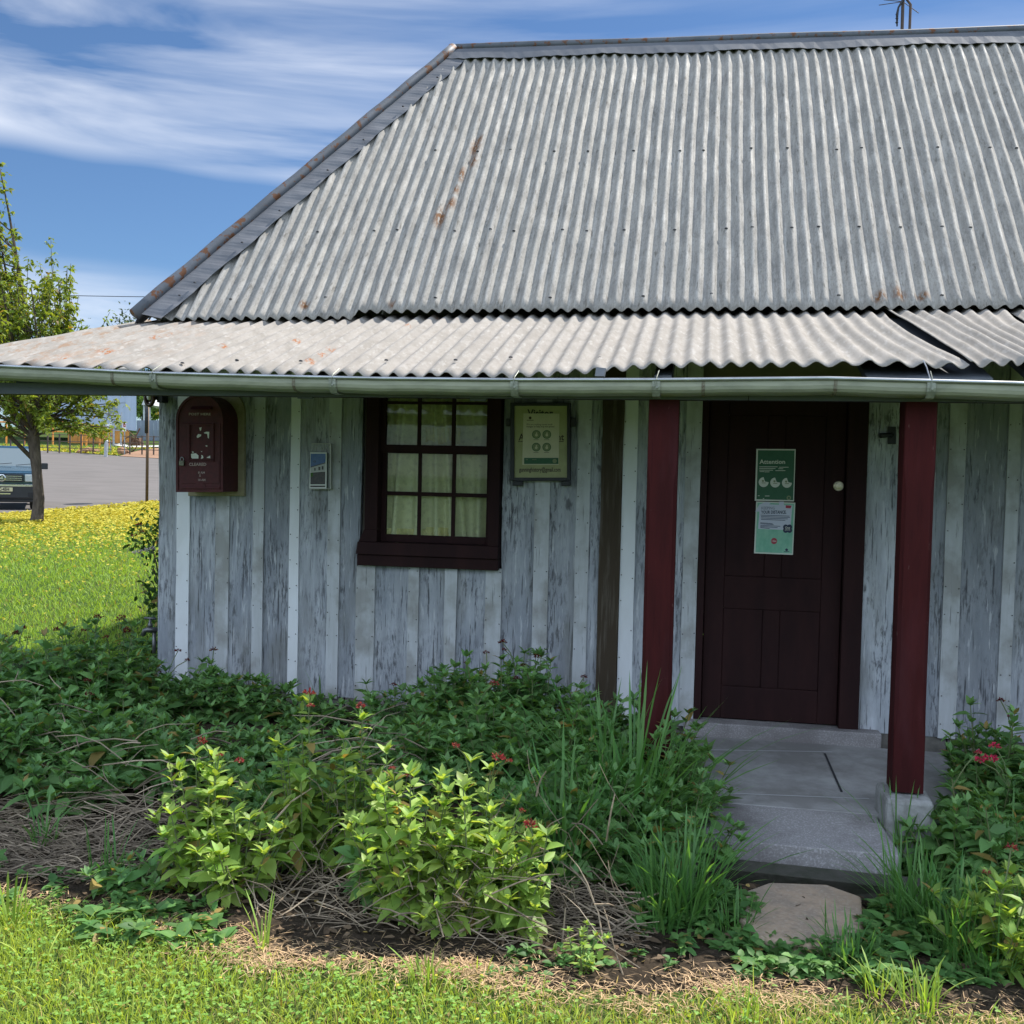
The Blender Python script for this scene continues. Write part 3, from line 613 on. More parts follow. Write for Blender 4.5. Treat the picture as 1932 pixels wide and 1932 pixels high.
m.build('rafter_or_sun_board', M_FASCIA, cot); m = MB(); m.hexa([(g2t-.26, -1.40, 2.10), (g2b+.14, -1.40, 2.10), (g2b+.14, .0, 2.6), (g2t-.26, .0, 2.6)], [(g2t-.26, -1.40, 2.135), (g2b+.14, -1.40, 2.135), (g2b+.14, 0, 2.622), (g2t-.26, 0, 2.622)]); m.build('rafter_or_sun_board', M_FASCIA, cot)  # strip added under the second gap to block sun reaching the porch
m = MB(); m.box(-4.1, 5.4, -1.35, -1.24, 2.035, 2.075); m.build('verandah_beam', M_MAROON, cot, bevel=.004)
fz = [(-4.2, 2.09), (-1.2, 2.085), (-.7, 2.115), (.2, 2.135), (1.2, 2.125), (5.4, 2.13)]
m = MB()
for (xa, za), (xb, zb) in zip(fz[:-1], fz[1:]): m.hexa([(xa+.002, -1.385, 2.03), (xb-.002, -1.385, 2.03), (xb-.002, -1.362, 2.03), (xa+.002, -1.362, 2.03)], [(xa+.002, -1.385, za), (xb-.002, -1.385, zb), (xb-.002, -1.362, zb), (xa+.002, -1.362, za)])
m.build('fascia_board', M_FASCIA, cot)

# capping on ridge and hip
m = MB(); ridge_x = np.linspace(XR-.06, 5.45, 150)
tp, md, lo = [], [], []
for k, x in enumerate(ridge_x):
    wv = .004*np.sin(2*pi*x/PITCH_C)+.007*np.sin(x*5.1)+.005*np.sin(x*13)
    rz = RIDGE_Z+RDZ(x); tp.append((x, RIDGE_Y-.01, rz+.025)); md.append((x, RIDGE_Y-.07, rz-.03)); lo.append((x, RIDGE_Y-.13+wv*.3, rz-.11+wv))
n = len(tp); m.add(tp+md+lo, [(a+i, a+i+1, a+n+i+1, a+n+i) for a in (0, n) for i in range(n-1)])
bk = [(x, RIDGE_Y+.01, RIDGE_Z+RDZ(x)+.025) for x in ridge_x]+[(x, RIDGE_Y+.15, RIDGE_Z+RDZ(x)-.12) for x in ridge_x]
m.add(bk, [(i, i+1, n+i+1, n+i) for i in range(n-1)])
m.build('ridge_flange', M_CAP, cot, smooth=False).modifiers.new('thickness', 'SOLIDIFY').thickness = .003
m = MB(); m.tube([(x, RIDGE_Y, RIDGE_Z+RDZ(x)+.032+.003*sin(x*3.3)) for x in np.linspace(XR-.07, 5.45, 30)], .031, 12)
m.build('ridge_roll', M_CAPR, cot, smooth=True)
ha, hb = np.array([X0M+.05, MAIN_Y0-.03, MAIN_Z0+.02]), np.array([XR, RIDGE_Y, RIDGE_Z+.01])
m = MB(); ks = np.linspace(-.02, .985, 120); e1, e2 = [], []
for t in ks:
    p = ha+(hb-ha)*t; wv = .006*sin(t*150)+.008*sin(t*37); wd = .165+wv
    e1.append(p+nrm_main*.02); q = p+np.array([wd, -.02, -.02*SLOPE])+nrm_main*(.004+.0035*sin(t*150)); e2.append(q)
n = len(e1); m.add(e1+e2, [(i, i+1, n+i+1, n+i) for i in range(n-1)])
e3 = [p+np.array([-.10, .06, -.12]) for p in e1]; m.add(e1+e3, [(i, n+i, n+i+1, i+1) for i in range(n-1)])
m.build('hip_flange', M_CAP, cot).modifiers.new('thickness', 'SOLIDIFY').thickness = .003
m = MB(); m.tube([ha+(hb-ha)*t+np.array([-.015, 0, .035+.004*sin(t*40)]) for t in np.linspace(-.03, .99, 30)], .040, 12)
m.build('hip_roll', M_CAPR, cot, smooth=True)
for t in (.03, .07, .2, .31, .46, .58, .72, .85):
    m = MB(); p = ha+(hb-ha)*t+np.array([.15, 0, 0])+nrm_main*.028; m.lathe([(.010, 0), (.008, .006), (.003, .008)], p, 'z', 8); m.build('flange_nail', M_NAIL, cot)

# gutter
GY = -1.535
GS = .68
GU = [(0,690.5),(150,697),(282,703.5),(483,709),(720,714),(966,716.5),(1240,716.5),(1449,714.5),(1562,713.5),(1750,718.5),(1932,723.5)]
gp = [on_y(u, v, GY) for u, v in GU]; gx = [p[0] for p in gp]; gz = [p[2] for p in gp]
gx = [-4.5]+gx+[3.2, 5.5]; gz = [gz[0]+.012]+gz+[2.115, 2.10]
gutz = lambda x: float(np.interp(x, gx, gz))
prof = [(.004, -.008), (.004, -.045), (.008, -.068), (.018, -.086), (.034, -.096), (.055, -.099), (.115, -.099), (.135, -.09), (.138, .0), (.1365, .0), (.133, -.088), (.112, -.096), (.056, -.096), (.036, -.093), (.021, -.084), (.011, -.067), (.007, -.045), (.007, -.008)]
prof = [(a, b*GS) for a, b in prof]
GX = sorted(set([round(a, 3) for a in np.linspace(-4.5, 5.5, 80)]+[round(float(a), 3) for a in gx]))
m = MB(); n = len(prof); vs = []
for x in GX:
    zz = gutz(x); vs += [(x, GY+a, zz+b+.0015*sin(x*13)) for a, b in prof]
m.add(vs, [(k*n+i, k*n+(i+1) % n, (k+1)*n+(i+1) % n, (k+1)*n+i) for k in range(len(GX)-1) for i in range(n)]+[tuple(range(n)), tuple((len(GX)-1)*n+i for i in range(n))])
gut = m.build('gutter', M_GUTTER, cot, smooth=False)
m = MB(); m.tube([(x, GY-.001, gutz(x)) for x in GX], .0085, 10); m.build('rolled_bead', M_BEAD, gut, smooth=True)
def band(x, wdt, name, mat, k=.0025, wire=False):
    m = MB(); zz = gutz(x); pr = [(a-k*(1 if a < .06 else 0), b-(k if a > .02 else 0)) for a, b in prof[:7]]
    vs = [(x-wdt/2, GY+a, zz+b) for a, b in pr]+[(x+wdt/2, GY+a, zz+b) for a, b in pr]
    ib = [(x-wdt/2, GY+a+.0015, zz+b+.0005) for a, b in pr]+[(x+wdt/2, GY+a+.0015, zz+b+.0005) for a, b in pr]
    q = len(pr); m.add(vs, [(i, i+1, q+i+1, q+i) for i in range(q-1)])
    if wire:
        m.tube([(x-.004, GY-.006, zz-.045), (x-.004, GY-.010, zz-.03), (x, GY-.013, zz), (x+.002, GY+.0, zz+.014), (x+.008, GY+.07, zz+.05)], .0022, 6)
        m.lathe([(.006, 0), (.005, -.006)], (x+.003, GY-.004, zz-.035), 'y', 8)
    o = m.build(name, mat, gut); o.modifiers.new('thickness', 'SOLIDIFY').thickness = .002; return o
M_BRK = pmat('bracket_metal', (.30, .32, .27), .5, metal=.2, var=(.18, .19, .15), vscale=(40, 40, 40))
for u, v in ((288, 720), (627, 728), (970, 732), (1238, 730), (1757, 735), (2050, 740)): band(float(on_y(u, v, GY)[0]), .036, 'gutter_bracket', M_BRK, .009, True)
for x in (-4.2, 2.9, 4.1): band(x, .034, 'gutter_bracket', M_GUTTER, .004, True)
M_JOIN = pmat('rusty_gutter_joint', (.10, .075, .05), .8, var=(.2, .2, .15), vscale=(60, 60, 60))
for u in (210, 553, 1327, 1577): band(float(on_y(u, 725, GY)[0]), .015, 'gutter_joint', M_JOIN, .003)
p = on_y(1133, 703, -1.46); m = MB(); m.hexa([(p[0]-.022, -1.50, p[2]-.02), (p[0]+.02, -1.50, p[2]-.02), (p[0]+.02, -1.44, p[2]-.02), (p[0]-.022, -1.44, p[2]-.02)], [(p[0]-.02, -1.47, p[2]+.025), (p[0]+.025, -1.47, p[2]+.02), (p[0]+.025, -1.43, p[2]+.02), (p[0]-.02, -1.43, p[2]+.025)])
m.build('metal_tab', M_FASCIA, cot)
m = MB(); a = on_y(1742, 680, -1.46); b = on_y(1755, 716, -1.53); m.tube([a, (a[0]+.01, a[1]-.02, a[2]-.03), b], .003, 6); m.build('tie_wire', M_BEAD, cot)

# posts
def post(x0, x1, zb, zt, y0=-1.375, y1=-1.225):
    m = MB(); c = .016; a, b = x0, x1
    sq = lambda z, cc: [(a+cc, y0, z), (b-cc, y0, z), (b, y0+cc, z), (b, y1-cc, z), (b-cc, y1, z), (a+cc, y1, z), (a, y1-cc, z), (a, y0+cc, z)]
    secs = [sq(zb, .004), sq(zb+.25, .004), sq(zb+.38, c), sq(zt-.42, c), sq(zt-.30, .004), sq(zt, .004)]
    vs = sum(secs, []); m.add(vs, [(k*8+i, k*8+(i+1) % 8, (k+1)*8+(i+1) % 8, (k+1)*8+i) for k in range(5) for i in range(8)]+[tuple(range(7, -1, -1)), tuple(range(40, 48))])
    return m.build('verandah_post', M_POST, cot)
px0, px1 = float(on_y(1697, 1100, -1.375)[0]), float(on_y(1757, 1100, -1.375)[0])
post(px0, px1, .235, 2.04)
px2, px3 = float(on_y(1215, 1100, -1.375)[0]), float(on_y(1272, 1100, -1.375)[0]); post(px2, px3, .12, 2.04)
post(3.3, 3.45, .1, 2.04)
m = MB(); ring = [(px0-.035, -1.46), (px1+.03, -1.46), (px1+.04, -1.17), (px0-.04, -1.17)]
m.hexa([(x-.012*(1 if x < 1 else -1), y-.01, -.05) for x, y in ring], [(x, y, .225) for x, y in ring]); o = m.build('post_footing', M_WHITECONC, cot, bevel=.02)
m = MB(); ring = [(px2-.05, -1.47), (px3+.05, -1.47), (px3+.05, -1.17), (px2-.05, -1.17)]; m.hexa([(x, y, -.05) for x, y in ring], [(x, y, .125) for x, y in ring]); m.build('post_footing', M_WHITECONC, cot, bevel=.02)

# ---- window
win = MB()
fr = win
x0, x1, z0, z1 = WX(694, 900), WX(946, 900), WIN_Z0, WIN_Z1
sz1 = WZ(810, 1025); xi0, xi1 = WX(718, 900), WX(926, 900)
fr.hexa([(WX(681, 1040), -.055, sz1), (xi0, -.055, sz1), (xi0, .06, sz1), (WX(681, 1040), .06, sz1)], [(x0, -.055, sz1+.08), (xi0, -.055, sz1+.08), (xi0, .06, sz1+.08), (x0, .06, sz1+.08)])
fr.box(x0, xi0, -.055, .06, sz1+.08, z1); fr.box(xi1, x1, -.055, .06, sz1, z1); fr.box(xi0, xi1, -.055, .06, z1-.07, z1)
W = win.build('window', M_MAROON, cot, bevel=.003)
sl_ = MB(); zz1, zz0 = WZ(810, 1049), WZ(810, 1070)
sl_.hexa([(WX(679, 1050), -.085, zz1+.002), (x1+.004, -.085, zz1+.002), (x1+.004, .06, zz1+.002), (WX(679, 1050), .06, zz1+.002)], [(WX(681, 1030), -.072, sz1), (x1+.004, -.072, sz1), (x1+.004, .06, sz1), (WX(681, 1030), .06, sz1)])
sl_.box(WX(679, 1060), x1+.003, -.062, .055, zz0, zz1); sl_.build('sill', M_MAROON, W, bevel=.004)
Ux = [(727, 786), (792.5, 850.5), (857.5, 917)]; Vz = [(763, 840), (856, 929), (936.5, 1011)]
def sash(name, y0, y1, rows, ztop, zbot):
    m = MB(); xa, xb = xi0, xi1; cx = [(WX(a, 900), WX(b, 900)) for a, b in Ux]
    m.box(xa, cx[0][0], y0, y1, zbot, ztop); m.box(cx[2][1], xb, y0, y1, zbot, ztop)
    rows = sorted(rows)
    m.box(cx[0][0], cx[2][1], y0, y1, zbot, rows[0][0]); m.box(cx[0][0], cx[2][1], y0, y1, rows[-1][1], ztop)
    for (a, b), (c, d) in zip(rows[:-1], rows[1:]): m.box(cx[0][0], cx[2][1], y0+.004, y1-.004, b, c)
    for k in (0, 1):
        for a, b in rows: m.box(cx[k][1], cx[k+1][0], y0+.006, y1-.006, a, b)
    s = m.build(name, M_MAROON, W, bevel=.002)
    for a, b in rows:
        for c, d in cx:
            q = MB(); e = .004; ym = (y0+y1)/2
            q.box(c-e*.5, d+e*.5, ym-.0015, ym+.0015, a-e*.5, b+e*.5)
            GP.append((q, s))
    return s
GP = []
zr = [(WZ(810, b), WZ(810, a)) for a, b in Vz]
sash('upper_sash', -.012, .020, [zr[0], (zr[0][1]+.018, zr[0][1]+.27)], z1-.07, WZ(810, 855))
sash('lower_sash', .024, .052, [zr[1], zr[2]], WZ(810, 842), sz1+.001)
# glass: thin, slightly dusty
mg = bpy.data.materials.new('window_glass'); mg.use_nodes = True; t = mg.node_tree; t.nodes.remove(t.nodes['Principled BSDF'])
tr = N_(t, 'ShaderNodeBsdfTransparent'); tr.inputs[0].default_value = (.90, .93, .88, 1); gl = N_(t, 'ShaderNodeBsdfGlossy'); gl.inputs['Roughness'].default_value = .03
fz_ = N_(t, 'ShaderNodeFresnel'); fz_.inputs[0].default_value = 1.32; ms = N_(t, 'ShaderNodeMixShader'); df = N_(t, 'ShaderNodeBsdfDiffuse'); df.inputs[0].default_value = (.35, .33, .25, 1)
ms2 = N_(t, 'ShaderNodeMixShader'); tcn = N_(t, 'ShaderNodeTexCoord'); dm = noise_mask(t, tcn, (30, 30, 30), .5, .9, 5)
dm = mul(t, dm, .16)
t.links.new(fz_.outputs[0], ms.inputs[0]); t.links.new(tr.outputs[0], ms.inputs[1]); t.links.new(gl.outputs[0], ms.inputs[2])
t.links.new(dm, ms2.inputs[0]); t.links.new(ms.outputs[0], ms2.inputs[1]); t.links.new(df.outputs[0], ms2.inputs[2]); t.links.new(ms2.outputs[0], t.nodes['Material Output'].inputs[0])
gpane = {}
for q, s in GP: q.build('pane', mg, s.parent)       # panes sit in the window beside the sashes
# curtains just behind the glass
M_CURT = leafmat('cream_curtain', (.86, .84, .66), (.82, .80, .60), .15, .03, .9, .1, (1, 1, .95))
M_LACE = leafmat('yellowed_lace', (.82, .76, .46), (.75, .68, .40), .2, .05, .9, .1, (1, 1, .9))
cur = thing('curtain', 'cream curtain with yellowed lace hem hanging behind the small-paned window', 'curtain', (xi0, .12, sz1))
def cloth(x0, x1, z0, z1, folds, amp, y, spread, name, mat, hem=None):
    nx, nz = 60, 24; V = []
    for j in range(nz+1):
        t = j/nz
        for i in range(nx+1):
            s = i/nx; xx = x0+(x1-x0)*s; xx += (s-.5)*spread*(1-t)
            V.append((xx, y-.035+amp*sin(s*folds*2*pi+1.1*sin(s*9))*(.5+.5*(1-t))+.006*sin(s*41+t*3), z0+(z1-z0)*t+.012*sin(s*11)*(1-t)))
    q = [(j*(nx+1)+i, j*(nx+1)+i+1, (j+1)*(nx+1)+i+1, (j+1)*(nx+1)+i) for j in range(nz) for i in range(nx)]
    return npmesh(name, np.array(V), None, np.array(q), mat, cur)
wx = xi1-xi0
cloth(xi0-.05, xi0+.19*wx, sz1+.02, z1, 2.2, .034, .150, .05, 'drape', M_CURT)
cloth(xi0+.14*wx, xi0+.62*wx, sz1+.03, z1, 4.3, .040, .120, .20, 'drape', M_CURT)
cloth(xi0+.56*wx, xi1+.05, sz1+.0, z1, 3.2, .038, .165, .08, 'drape', M_CURT)
cloth(xi0+.02*wx, xi0+.42*wx, sz1+.012, sz1+.085, 5, .014, .098, .06, 'lace_hem', M_LACE)
cloth(xi0+.40*wx, xi0+.66*wx, sz1+.008, sz1+.10, 4, .014, .100, .03, 'lace_hem', M_LACE)
cloth(xi0+.38*wx, xi0+.70*wx, WZ(810, 834), WZ(810, 805), 3, .01, .100, .0, 'lace_hem', M_LACE)

# ---- door
lx0, lx1, lz0, lz1 = WX(1327, 1200), WX(1585, 1200), WZ(1450, 1362), 2.17
m = MB(); m.box(DX0, lx0-.003, -.02, .07, lz0-.01, lz1+.05); m.box(lx1+.004, DX1, -.03, .07, lz0-.02, lz1+.05); m.box(lx0-.003, lx1+.004, -.02, .07, lz1+.004, lz1+.05)
DF = m.build('door_frame', M_MAROON, cot, bevel=.004)
m = MB(); yd = .022; st = .115; mid0 = WZ(1450, 1152); rails = [(lz0, WZ(1450, 1300)), (WZ(1450, 1152), WZ(1450, 1090)), (lz1-.12, lz1)]
xm0, xm1 = (lx0+lx1)/2-.05, (lx0+lx1)/2+.05
m.box(lx0, lx0+st, yd, yd+.04, lz0, lz1); m.box(lx1-st, lx1, yd, yd+.04, lz0, lz1)
for a, b in rails: m.box(lx0+st, lx1-st, yd, yd+.04, a, b)
for (a, b), (c, d) in zip(rails[:-1], rails[1:]): m.box(xm0, xm1, yd, yd+.04, b, c); m.box(lx0+st, xm0, yd+.006, yd+.03, b, c); m.box(xm1, lx1-st, yd+.006, yd+.03, b, c)
door = m.build('door', M_MAROON, cot, bevel=.005)
kp = on_y(1582, 917, yd); kp[0] = min(kp[0], lx1-.035)
M_BRASS = pmat('worn_brass', (.55, .50, .36), .35, metal=.7, var=(.4, .36, .26), vscale=(60, 60, 60))
m = MB(); m.lathe([(.030, 0), (.030, -.004), (.026, -.007), (.020, -.007), (.018, -.012), (.010, -.013)], (kp[0], yd, kp[2]), 'y', 24)
m.box(kp[0]-.0018, kp[0]+.0018, yd-.0145, yd-.012, kp[2]-.009, kp[2]+.003); m.build('door_lock', M_BRASS, door, smooth=False)
m = MB(); m.box(DX0-.06, DX1+.12, -.10, .07, .06, lz0-.006); m.build('door_sill', M_CONCW, cot, bevel=.008)
# ---- porch slab
PF = -1.80; pz = .10
m = MB(); pxl, pxr = -.42, float(px1)+.42
def psurf(x0, x1, y0, y1, mi): m.hexa([(x0, y0, -.2), (x1, y0, -.2), (x1, y1, -.2), (x0, y1, -.2)], [(x0, y0, pz), (x1, y0, pz), (x1, y1, pz+.02), (x0, y1, pz+.02)], mi)
psurf(pxl, pxr, -1.30, -.10, 0)
m.hexa([(-.18, PF, -.2), (px0-.03, PF-.005, -.2), (px0-.06, -1.302, -.2), (-.2, -1.302, -.2)], [(-.18, PF, pz-.008), (px0-.03, PF-.005, pz-.008), (px0-.06, -1.302, pz-.001), (-.2, -1.302, pz-.001)], 1)
m.hexa([(-.20, PF-.012, -.2), (px0+.06, PF-.16, -.2), (px0+.06, PF-.045, -.2), (-.2, PF-.002, -.2)], [(-.2, PF-.10, .012), (px0+.06, PF-.16, .010), (px0+.06, PF-.045, .018), (-.2, PF-.002, .02)], 2)
def zp(y): return pz+.02*(y+1.3)/1.2
def groove(p, q, wd, mi, dz=.002):
    p, q = np.array(p), np.array(q); d = unit(q-p); nn = np.array([-d[1], d[0]])*wd/2
    m.poly([(a[0]+s*nn[0], a[1]+s*nn[1], zp(a[1])+dz) for a, s in ((p, 1), (q, 1), (q, -1), (p, -1))], mi)
P2 = lambda u, v: on_z(u, v, pz+.008)[:2]
groove(P2(1315, 1417), P2(1570, 1422), .014, 4); groove(P2(1350, 1494), P2(1640, 1506), .012, 4); groove(P2(1556, 1425), P2(1588, 1494), .012, 3, .003)
groove(P2(1655, 1386), P2(1690, 1415), .014, 3, .003)
porch = m.build('porch_slab', [M_CONC, M_CONCW, M_CONCD, M_CRACK, M_JOINT], None, bevel=.012); tag(porch, kind='structure')
m = MB(); pv = [on_z(u, v, .03) for u, v in ((1392, 1690), (1452, 1668), (1560, 1672), (1625, 1695), (1630, 1750), (1590, 1782), (1500, 1786), (1430, 1772), (1395, 1735))]
m.prism([(p[0], p[1], -.1) for p in pv], (0, 0, .14)); tag(m.build('stepping_stone', M_PAVER, None, bevel=.012), kind='structure')

# ------------------------------------------------------------------ things fixed to the wall
def zmap(x0, y0, s): return lambda zx, zy, Y: on_y((x0+zx/s)/1.325, (y0+zy/s)/1.325, Y)
def plate(mb, zf, pts, Y, th, mi=0):
    mb.prism([zf(a, b, Y) for a, b in pts], (0, th, 0), mi); return mb
def rect(a, b, c, d): return [(a, d), (c, d), (c, b), (a, b)]
def disc(zf, cx, cy, r, n=20, a0=0, a1=2*pi): return [(cx+r*cos(a0+(a1-a0)*k/n), cy-r*sin(a0+(a1-a0)*k/n)) for k in range(n+(0 if a1-a0 > 6.2 else 1))]
def put_text(mb, zf, cx, cy, wz, hz, s, Y, mi=0, bold=.02, shear=0):
    vs, fs = text_mesh(s, 1.0, 1.0, bold, 'CENTER', shear)
    xs_ = [p[0] for p in vs]; ys_ = [p[1] for p in vs]; bx, by = (max(xs_)+min(xs_))/2, (max(ys_)+min(ys_))/2
    sx, sy = wz/(max(xs_)-min(xs_)), hz/(max(ys_)-min(ys_))
    pts = []
    for a, b in vs:
        pts.append(zf(cx+(a-bx)*sx, cy-(b-by)*sy, Y))
    mb.add(pts, fs, mi)

# letter box
LB = zmap(420, 950, 6.0364)
M_RED = pmat('faded_red_paint', (.088, .016, .019), .55, spec=.3, var=(.06, .013, .015), vscale=(30, 30, 30), bump=(.2, .002), bscale=(90, 90, 90))
M_CREAM = pmat('aged_cream_board', (.36, .32, .21), .85, spec=.15, var=(.26, .23, .15), vscale=(20, 20, 20), bump=(.3, .002), bscale=(60, 60, 20))
M_WHITE = pmat('white_paper', (.74, .75, .72), .8, spec=.2)
M_LETTER = pmat('worn_white_lettering', (.42, .34, .32), .8, spec=.2)
p0 = LB(475, 1690, -.27)
box = thing('letter_box', 'old dark red wall letter box with arched top and torn white stickers', 'letter box', (p0[0], -.02, p0[2]))
m = MB(); ar = [(390+278*cos(a)*1.0+80, 640-420*sin(a)) for a in np.linspace(0, pi, 25)]
arch = lambda x0, x1, ys, yt, yb, n=24: [(x0, yb), (x1, yb)]+[((x0+x1)/2+(x1-x0)/2*cos(a), ys-(ys-yt)*sin(a)) for a in np.linspace(0, pi, n)]
YB = -.27
pts = arch(125, 822, 600, 220, 1690)
m.prism([LB(a, b, YB) for a, b in pts], (0, .222, 0)); m.build('housing', M_RED, box, bevel=.004)
m = MB(); pts = arch(115, 832, 600, 208, 640); rim = [LB(a, b, YB-.006) for a, b in arch(118, 828, 600, 212, 1692)]; inn = [LB(a, b, YB-.006) for a, b in arch(150, 796, 610, 250, 1660)]
n = len(rim)
for i in range(n):
    j = (i+1) % n; a, b, c, d = rim[i], rim[j], inn[j], inn[i]
    m.hexa([a, b, c, d], [np.add(q, (0, .012, 0)) for q in (a, b, c, d)])
m.build('front_rim', M_RED, box)
m = MB(); plate(m, LB, rect(175, 650, 790, 1660), YB-.009, .008); plate(m, LB, rect(188, 1225, 770, 1560), YB-.012, .004)
for r in (rect(292, 655, 326, 1235), rect(648, 655, 690, 1235), rect(326, 655, 648, 678), rect(292, 1192, 690, 1212), rect(196, 1610, 775, 1640)): plate(m, LB, r, YB-.017, .009)
m.prism([LB(a, b, YB-.013) for a, b in disc(LB, 480, 1640, 95, 16, 0, pi)], (0, .006, 0))
m.build('front_door', M_RED, box, bevel=.0015)
m = MB(); q = [LB(375, 400, YB), LB(665, 400, YB), LB(665, 440, YB), LB(375, 440, YB)]
m.hexa([q[3], q[2], q[1], q[0]], [q[3]+np.array([0, -.035, -.004]), q[2]+np.array([0, -.035, -.004]), q[1]+np.array([0, -.012, 0]), q[0]+np.array([0, -.012, 0])]); m.build('slot_hood', M_RED, box)
m = MB()
for s, cx, cy, wz, hz in (('POST HERE', 480, 515, 330, 38), ('CLEARED', 448, 1272, 260, 46), ('8 AM', 505, 1397, 100, 34), ('5', 482, 1443, 22, 34), ('10 AM', 510, 1507, 110, 34)): m = MB(); put_text(m, LB, cx, cy, wz, hz, s, YB-.0128 if cy > 600 else YB-.0012); m.build('lettering', M_LETTER, box)
for poly in ([(470,720),(505,712),(498,760),(485,770)], [(432,850),(455,815),(500,822),(498,845),(455,872),(436,872)], [(540,795),(580,780),(622,782),(615,885),(600,870),(590,812),(548,806)], [(568,985),(595,990),(590,1005),(570,1002)], [(345,1115),(420,1105),(460,1140),(458,1185),(365,1185),(348,1165)], [(498,1130),(525,1140),(535,1175),(510,1190),(495,1180),(508,1160)], [(580,1172),(635,1140),(636,1180)], [(362,1075),(390,1085),(372,1108)], [(492,1070),(518,1078),(505,1086)]):
    m = MB(); plate(m, LB, poly[::-1], YB-.0102, .0008); m.build('torn_sticker', M_WHITE, box)
m = MB(); m.prism([LB(a, b, -.046) for a, b in arch(300, 1150, 500, 95, 1750)], (0, .028, 0)); m.build('backing_board', M_CREAM, box, bevel=.003)
p = LB(208, 1255, YB-.022)
pad = thing('padlock', 'small tarnished padlock hanging on the red letter box door', 'padlock', p)
M_PAD = pmat('tarnished_brass', (.20, .20, .15), .45, metal=.6, var=(.12, .12, .09), vscale=(80, 80, 80))
m = MB(); m.box(p[0]-.017, p[0]+.017, p[1]-.007, p[1]+.007, p[2]-.016, p[2]+.016); m.build('lock_body', M_PAD, pad, bevel=.003)
m = MB(); m.tube([(p[0]-.010, p[1], p[2]+.014), (p[0]-.010, p[1], p[2]+.028)]+[(p[0]+.010*cos(a), p[1]+.004, p[2]+.028+.010*sin(a)) for a in np.linspace(pi, 0, 7)]+[(p[0]+.010, p[1], p[2]+.014)], .0028, 6); m.build('shackle', M_BEAD, pad, smooth=True)

# leaflet box with leaflet
LF = zmap(740, 1080, 12.07)
M_ACR = bpy.data.materials.new('clear_acrylic'); M_ACR.use_nodes = True; t = M_ACR.node_tree
tr = N_(t, 'ShaderNodeBsdfTransparent'); tr.inputs[0].default_value = (.95, .96, .95, 1); ms = N_(t, 'ShaderNodeMixShader'); ms.inputs[0].default_value = .10
t.links.new(tr.outputs[0], ms.inputs[1]); t.links.new(t.nodes['Principled BSDF'].outputs[0], ms.inputs[2]); t.links.new(ms.outputs[0], t.nodes['Material Output'].inputs[0])
t.nodes['Principled BSDF'].inputs['Roughness'].default_value = .1; t.nodes['Principled BSDF'].inputs['Base Color'].default_value = (.7, .72, .68, 1)
M_ACE = pmat('acrylic_edge', (.38, .39, .34), .3, spec=.6)
p = LF(720, 1710, -.03); hold = thing('leaflet_holder', 'clear acrylic leaflet holder screwed to the slab wall between letter box and window', 'leaflet holder', p)
m = MB(); plate(m, LF, rect(440, 350, 1060, 1712), -.022, .004)
m.build('back_panel', M_ACR, hold)
m = MB(); plate(m, LF, rect(1022, 350, 1050, 1712), -.055, .034); plate(m, LF, rect(470, 340, 1060, 362), -.028, .010); plate(m, LF, rect(400, 1700, 1050, 1725), -.055, .034)
m.build('edge', M_ACE, hold, bevel=.001)
M_BLUE = pmat('printed_sky_blue', (.07, .13, .30), .5, var=(.10, .17, .33), vscale=(40, 40, 40)); M_PDK = pmat('printed_dark_grey', (.05, .052, .06), .5, var=(.10, .085, .085), vscale=(70, 70, 70)); M_PGR = pmat('printed_green', (.05, .12, .02), .6)
p = LF(660, 1700, -.05); lf = thing('leaflet', 'tourist leaflet picturing a pale building under blue sky, in the acrylic holder', 'leaflet', p)
m = MB(); plate(m, LF, [(405, 1700), (915, 1715), (925, 620), (425, 615)], -.047, .004); m.build('paper', M_WHITE, lf)
m = MB(); Yl = -.0478
plate(m, LF, [(432, 1060), (890, 1000), (895, 650), (440, 650)], Yl, .0006, 0)
plate(m, LF, [(432, 1060), (435, 1215), (890, 1180), (890, 910)], Yl-.0006, .0006, 1)
plate(m, LF, [(432, 1050), (432, 1075), (888, 945), (888, 915)], Yl-.0012, .0006, 2)
for r in (rect(550, 1085, 590, 1165), rect(675, 1050, 735, 1150), rect(775, 1030, 830, 1135)): plate(m, LF, r, Yl-.0012, .0006, 2)
plate(m, LF, [(432, 1580), (880, 1580), (885, 1190), (435, 1225)], Yl, .0006, 2)
plate(m, LF, [(440, 1350), (515, 1340), (520, 1230), (445, 1230)], Yl-.0006, .0006, 3)
plate(m, LF, rect(430, 1615, 880, 1665), Yl, .0006, 2)
put_text(m, LF, 560, 890, 80, 60, 'G', Yl-.0008, 2)
m.build('printed_picture', [M_BLUE, pmat('printed_stone', (.42, .43, .42), .5), M_PDK, M_PGR], lf)

# framed sign with notice
SG = zmap(1260, 980, 7.727)
M_SIGN = pmat('greenish_cream_sign', (.40, .405, .23), .7, spec=.2, var=(.33, .335, .19), vscale=(14, 14, 14))
M_INK = pmat('sign_ink', (.03, .028, .03), .7); M_INK2 = pmat('sign_brown_ink', (.06, .045, .04), .7)
p = SG(700, 1720, -.04); sign = thing('information_sign', 'cream notice board in a black timber frame beside the window', 'sign', p)
m = MB(); Yf = -.060
for r in (rect(118, 205, 195, 1715), rect(1215, 205, 1278, 1715), rect(195, 205, 1215, 265), rect(195, 1655, 1215, 1720)): plate(m, SG, r, Yf, .042)
for r in (rect(160, 1722, 350, 1812), rect(1105, 1722, 1280, 1815)): plate(m, SG, r, Yf+.006, .035)
for r in (rect(40, 510, 116, 660), rect(1280, 490, 1385, 665)): plate(m, SG, r, Yf+.012, .028)
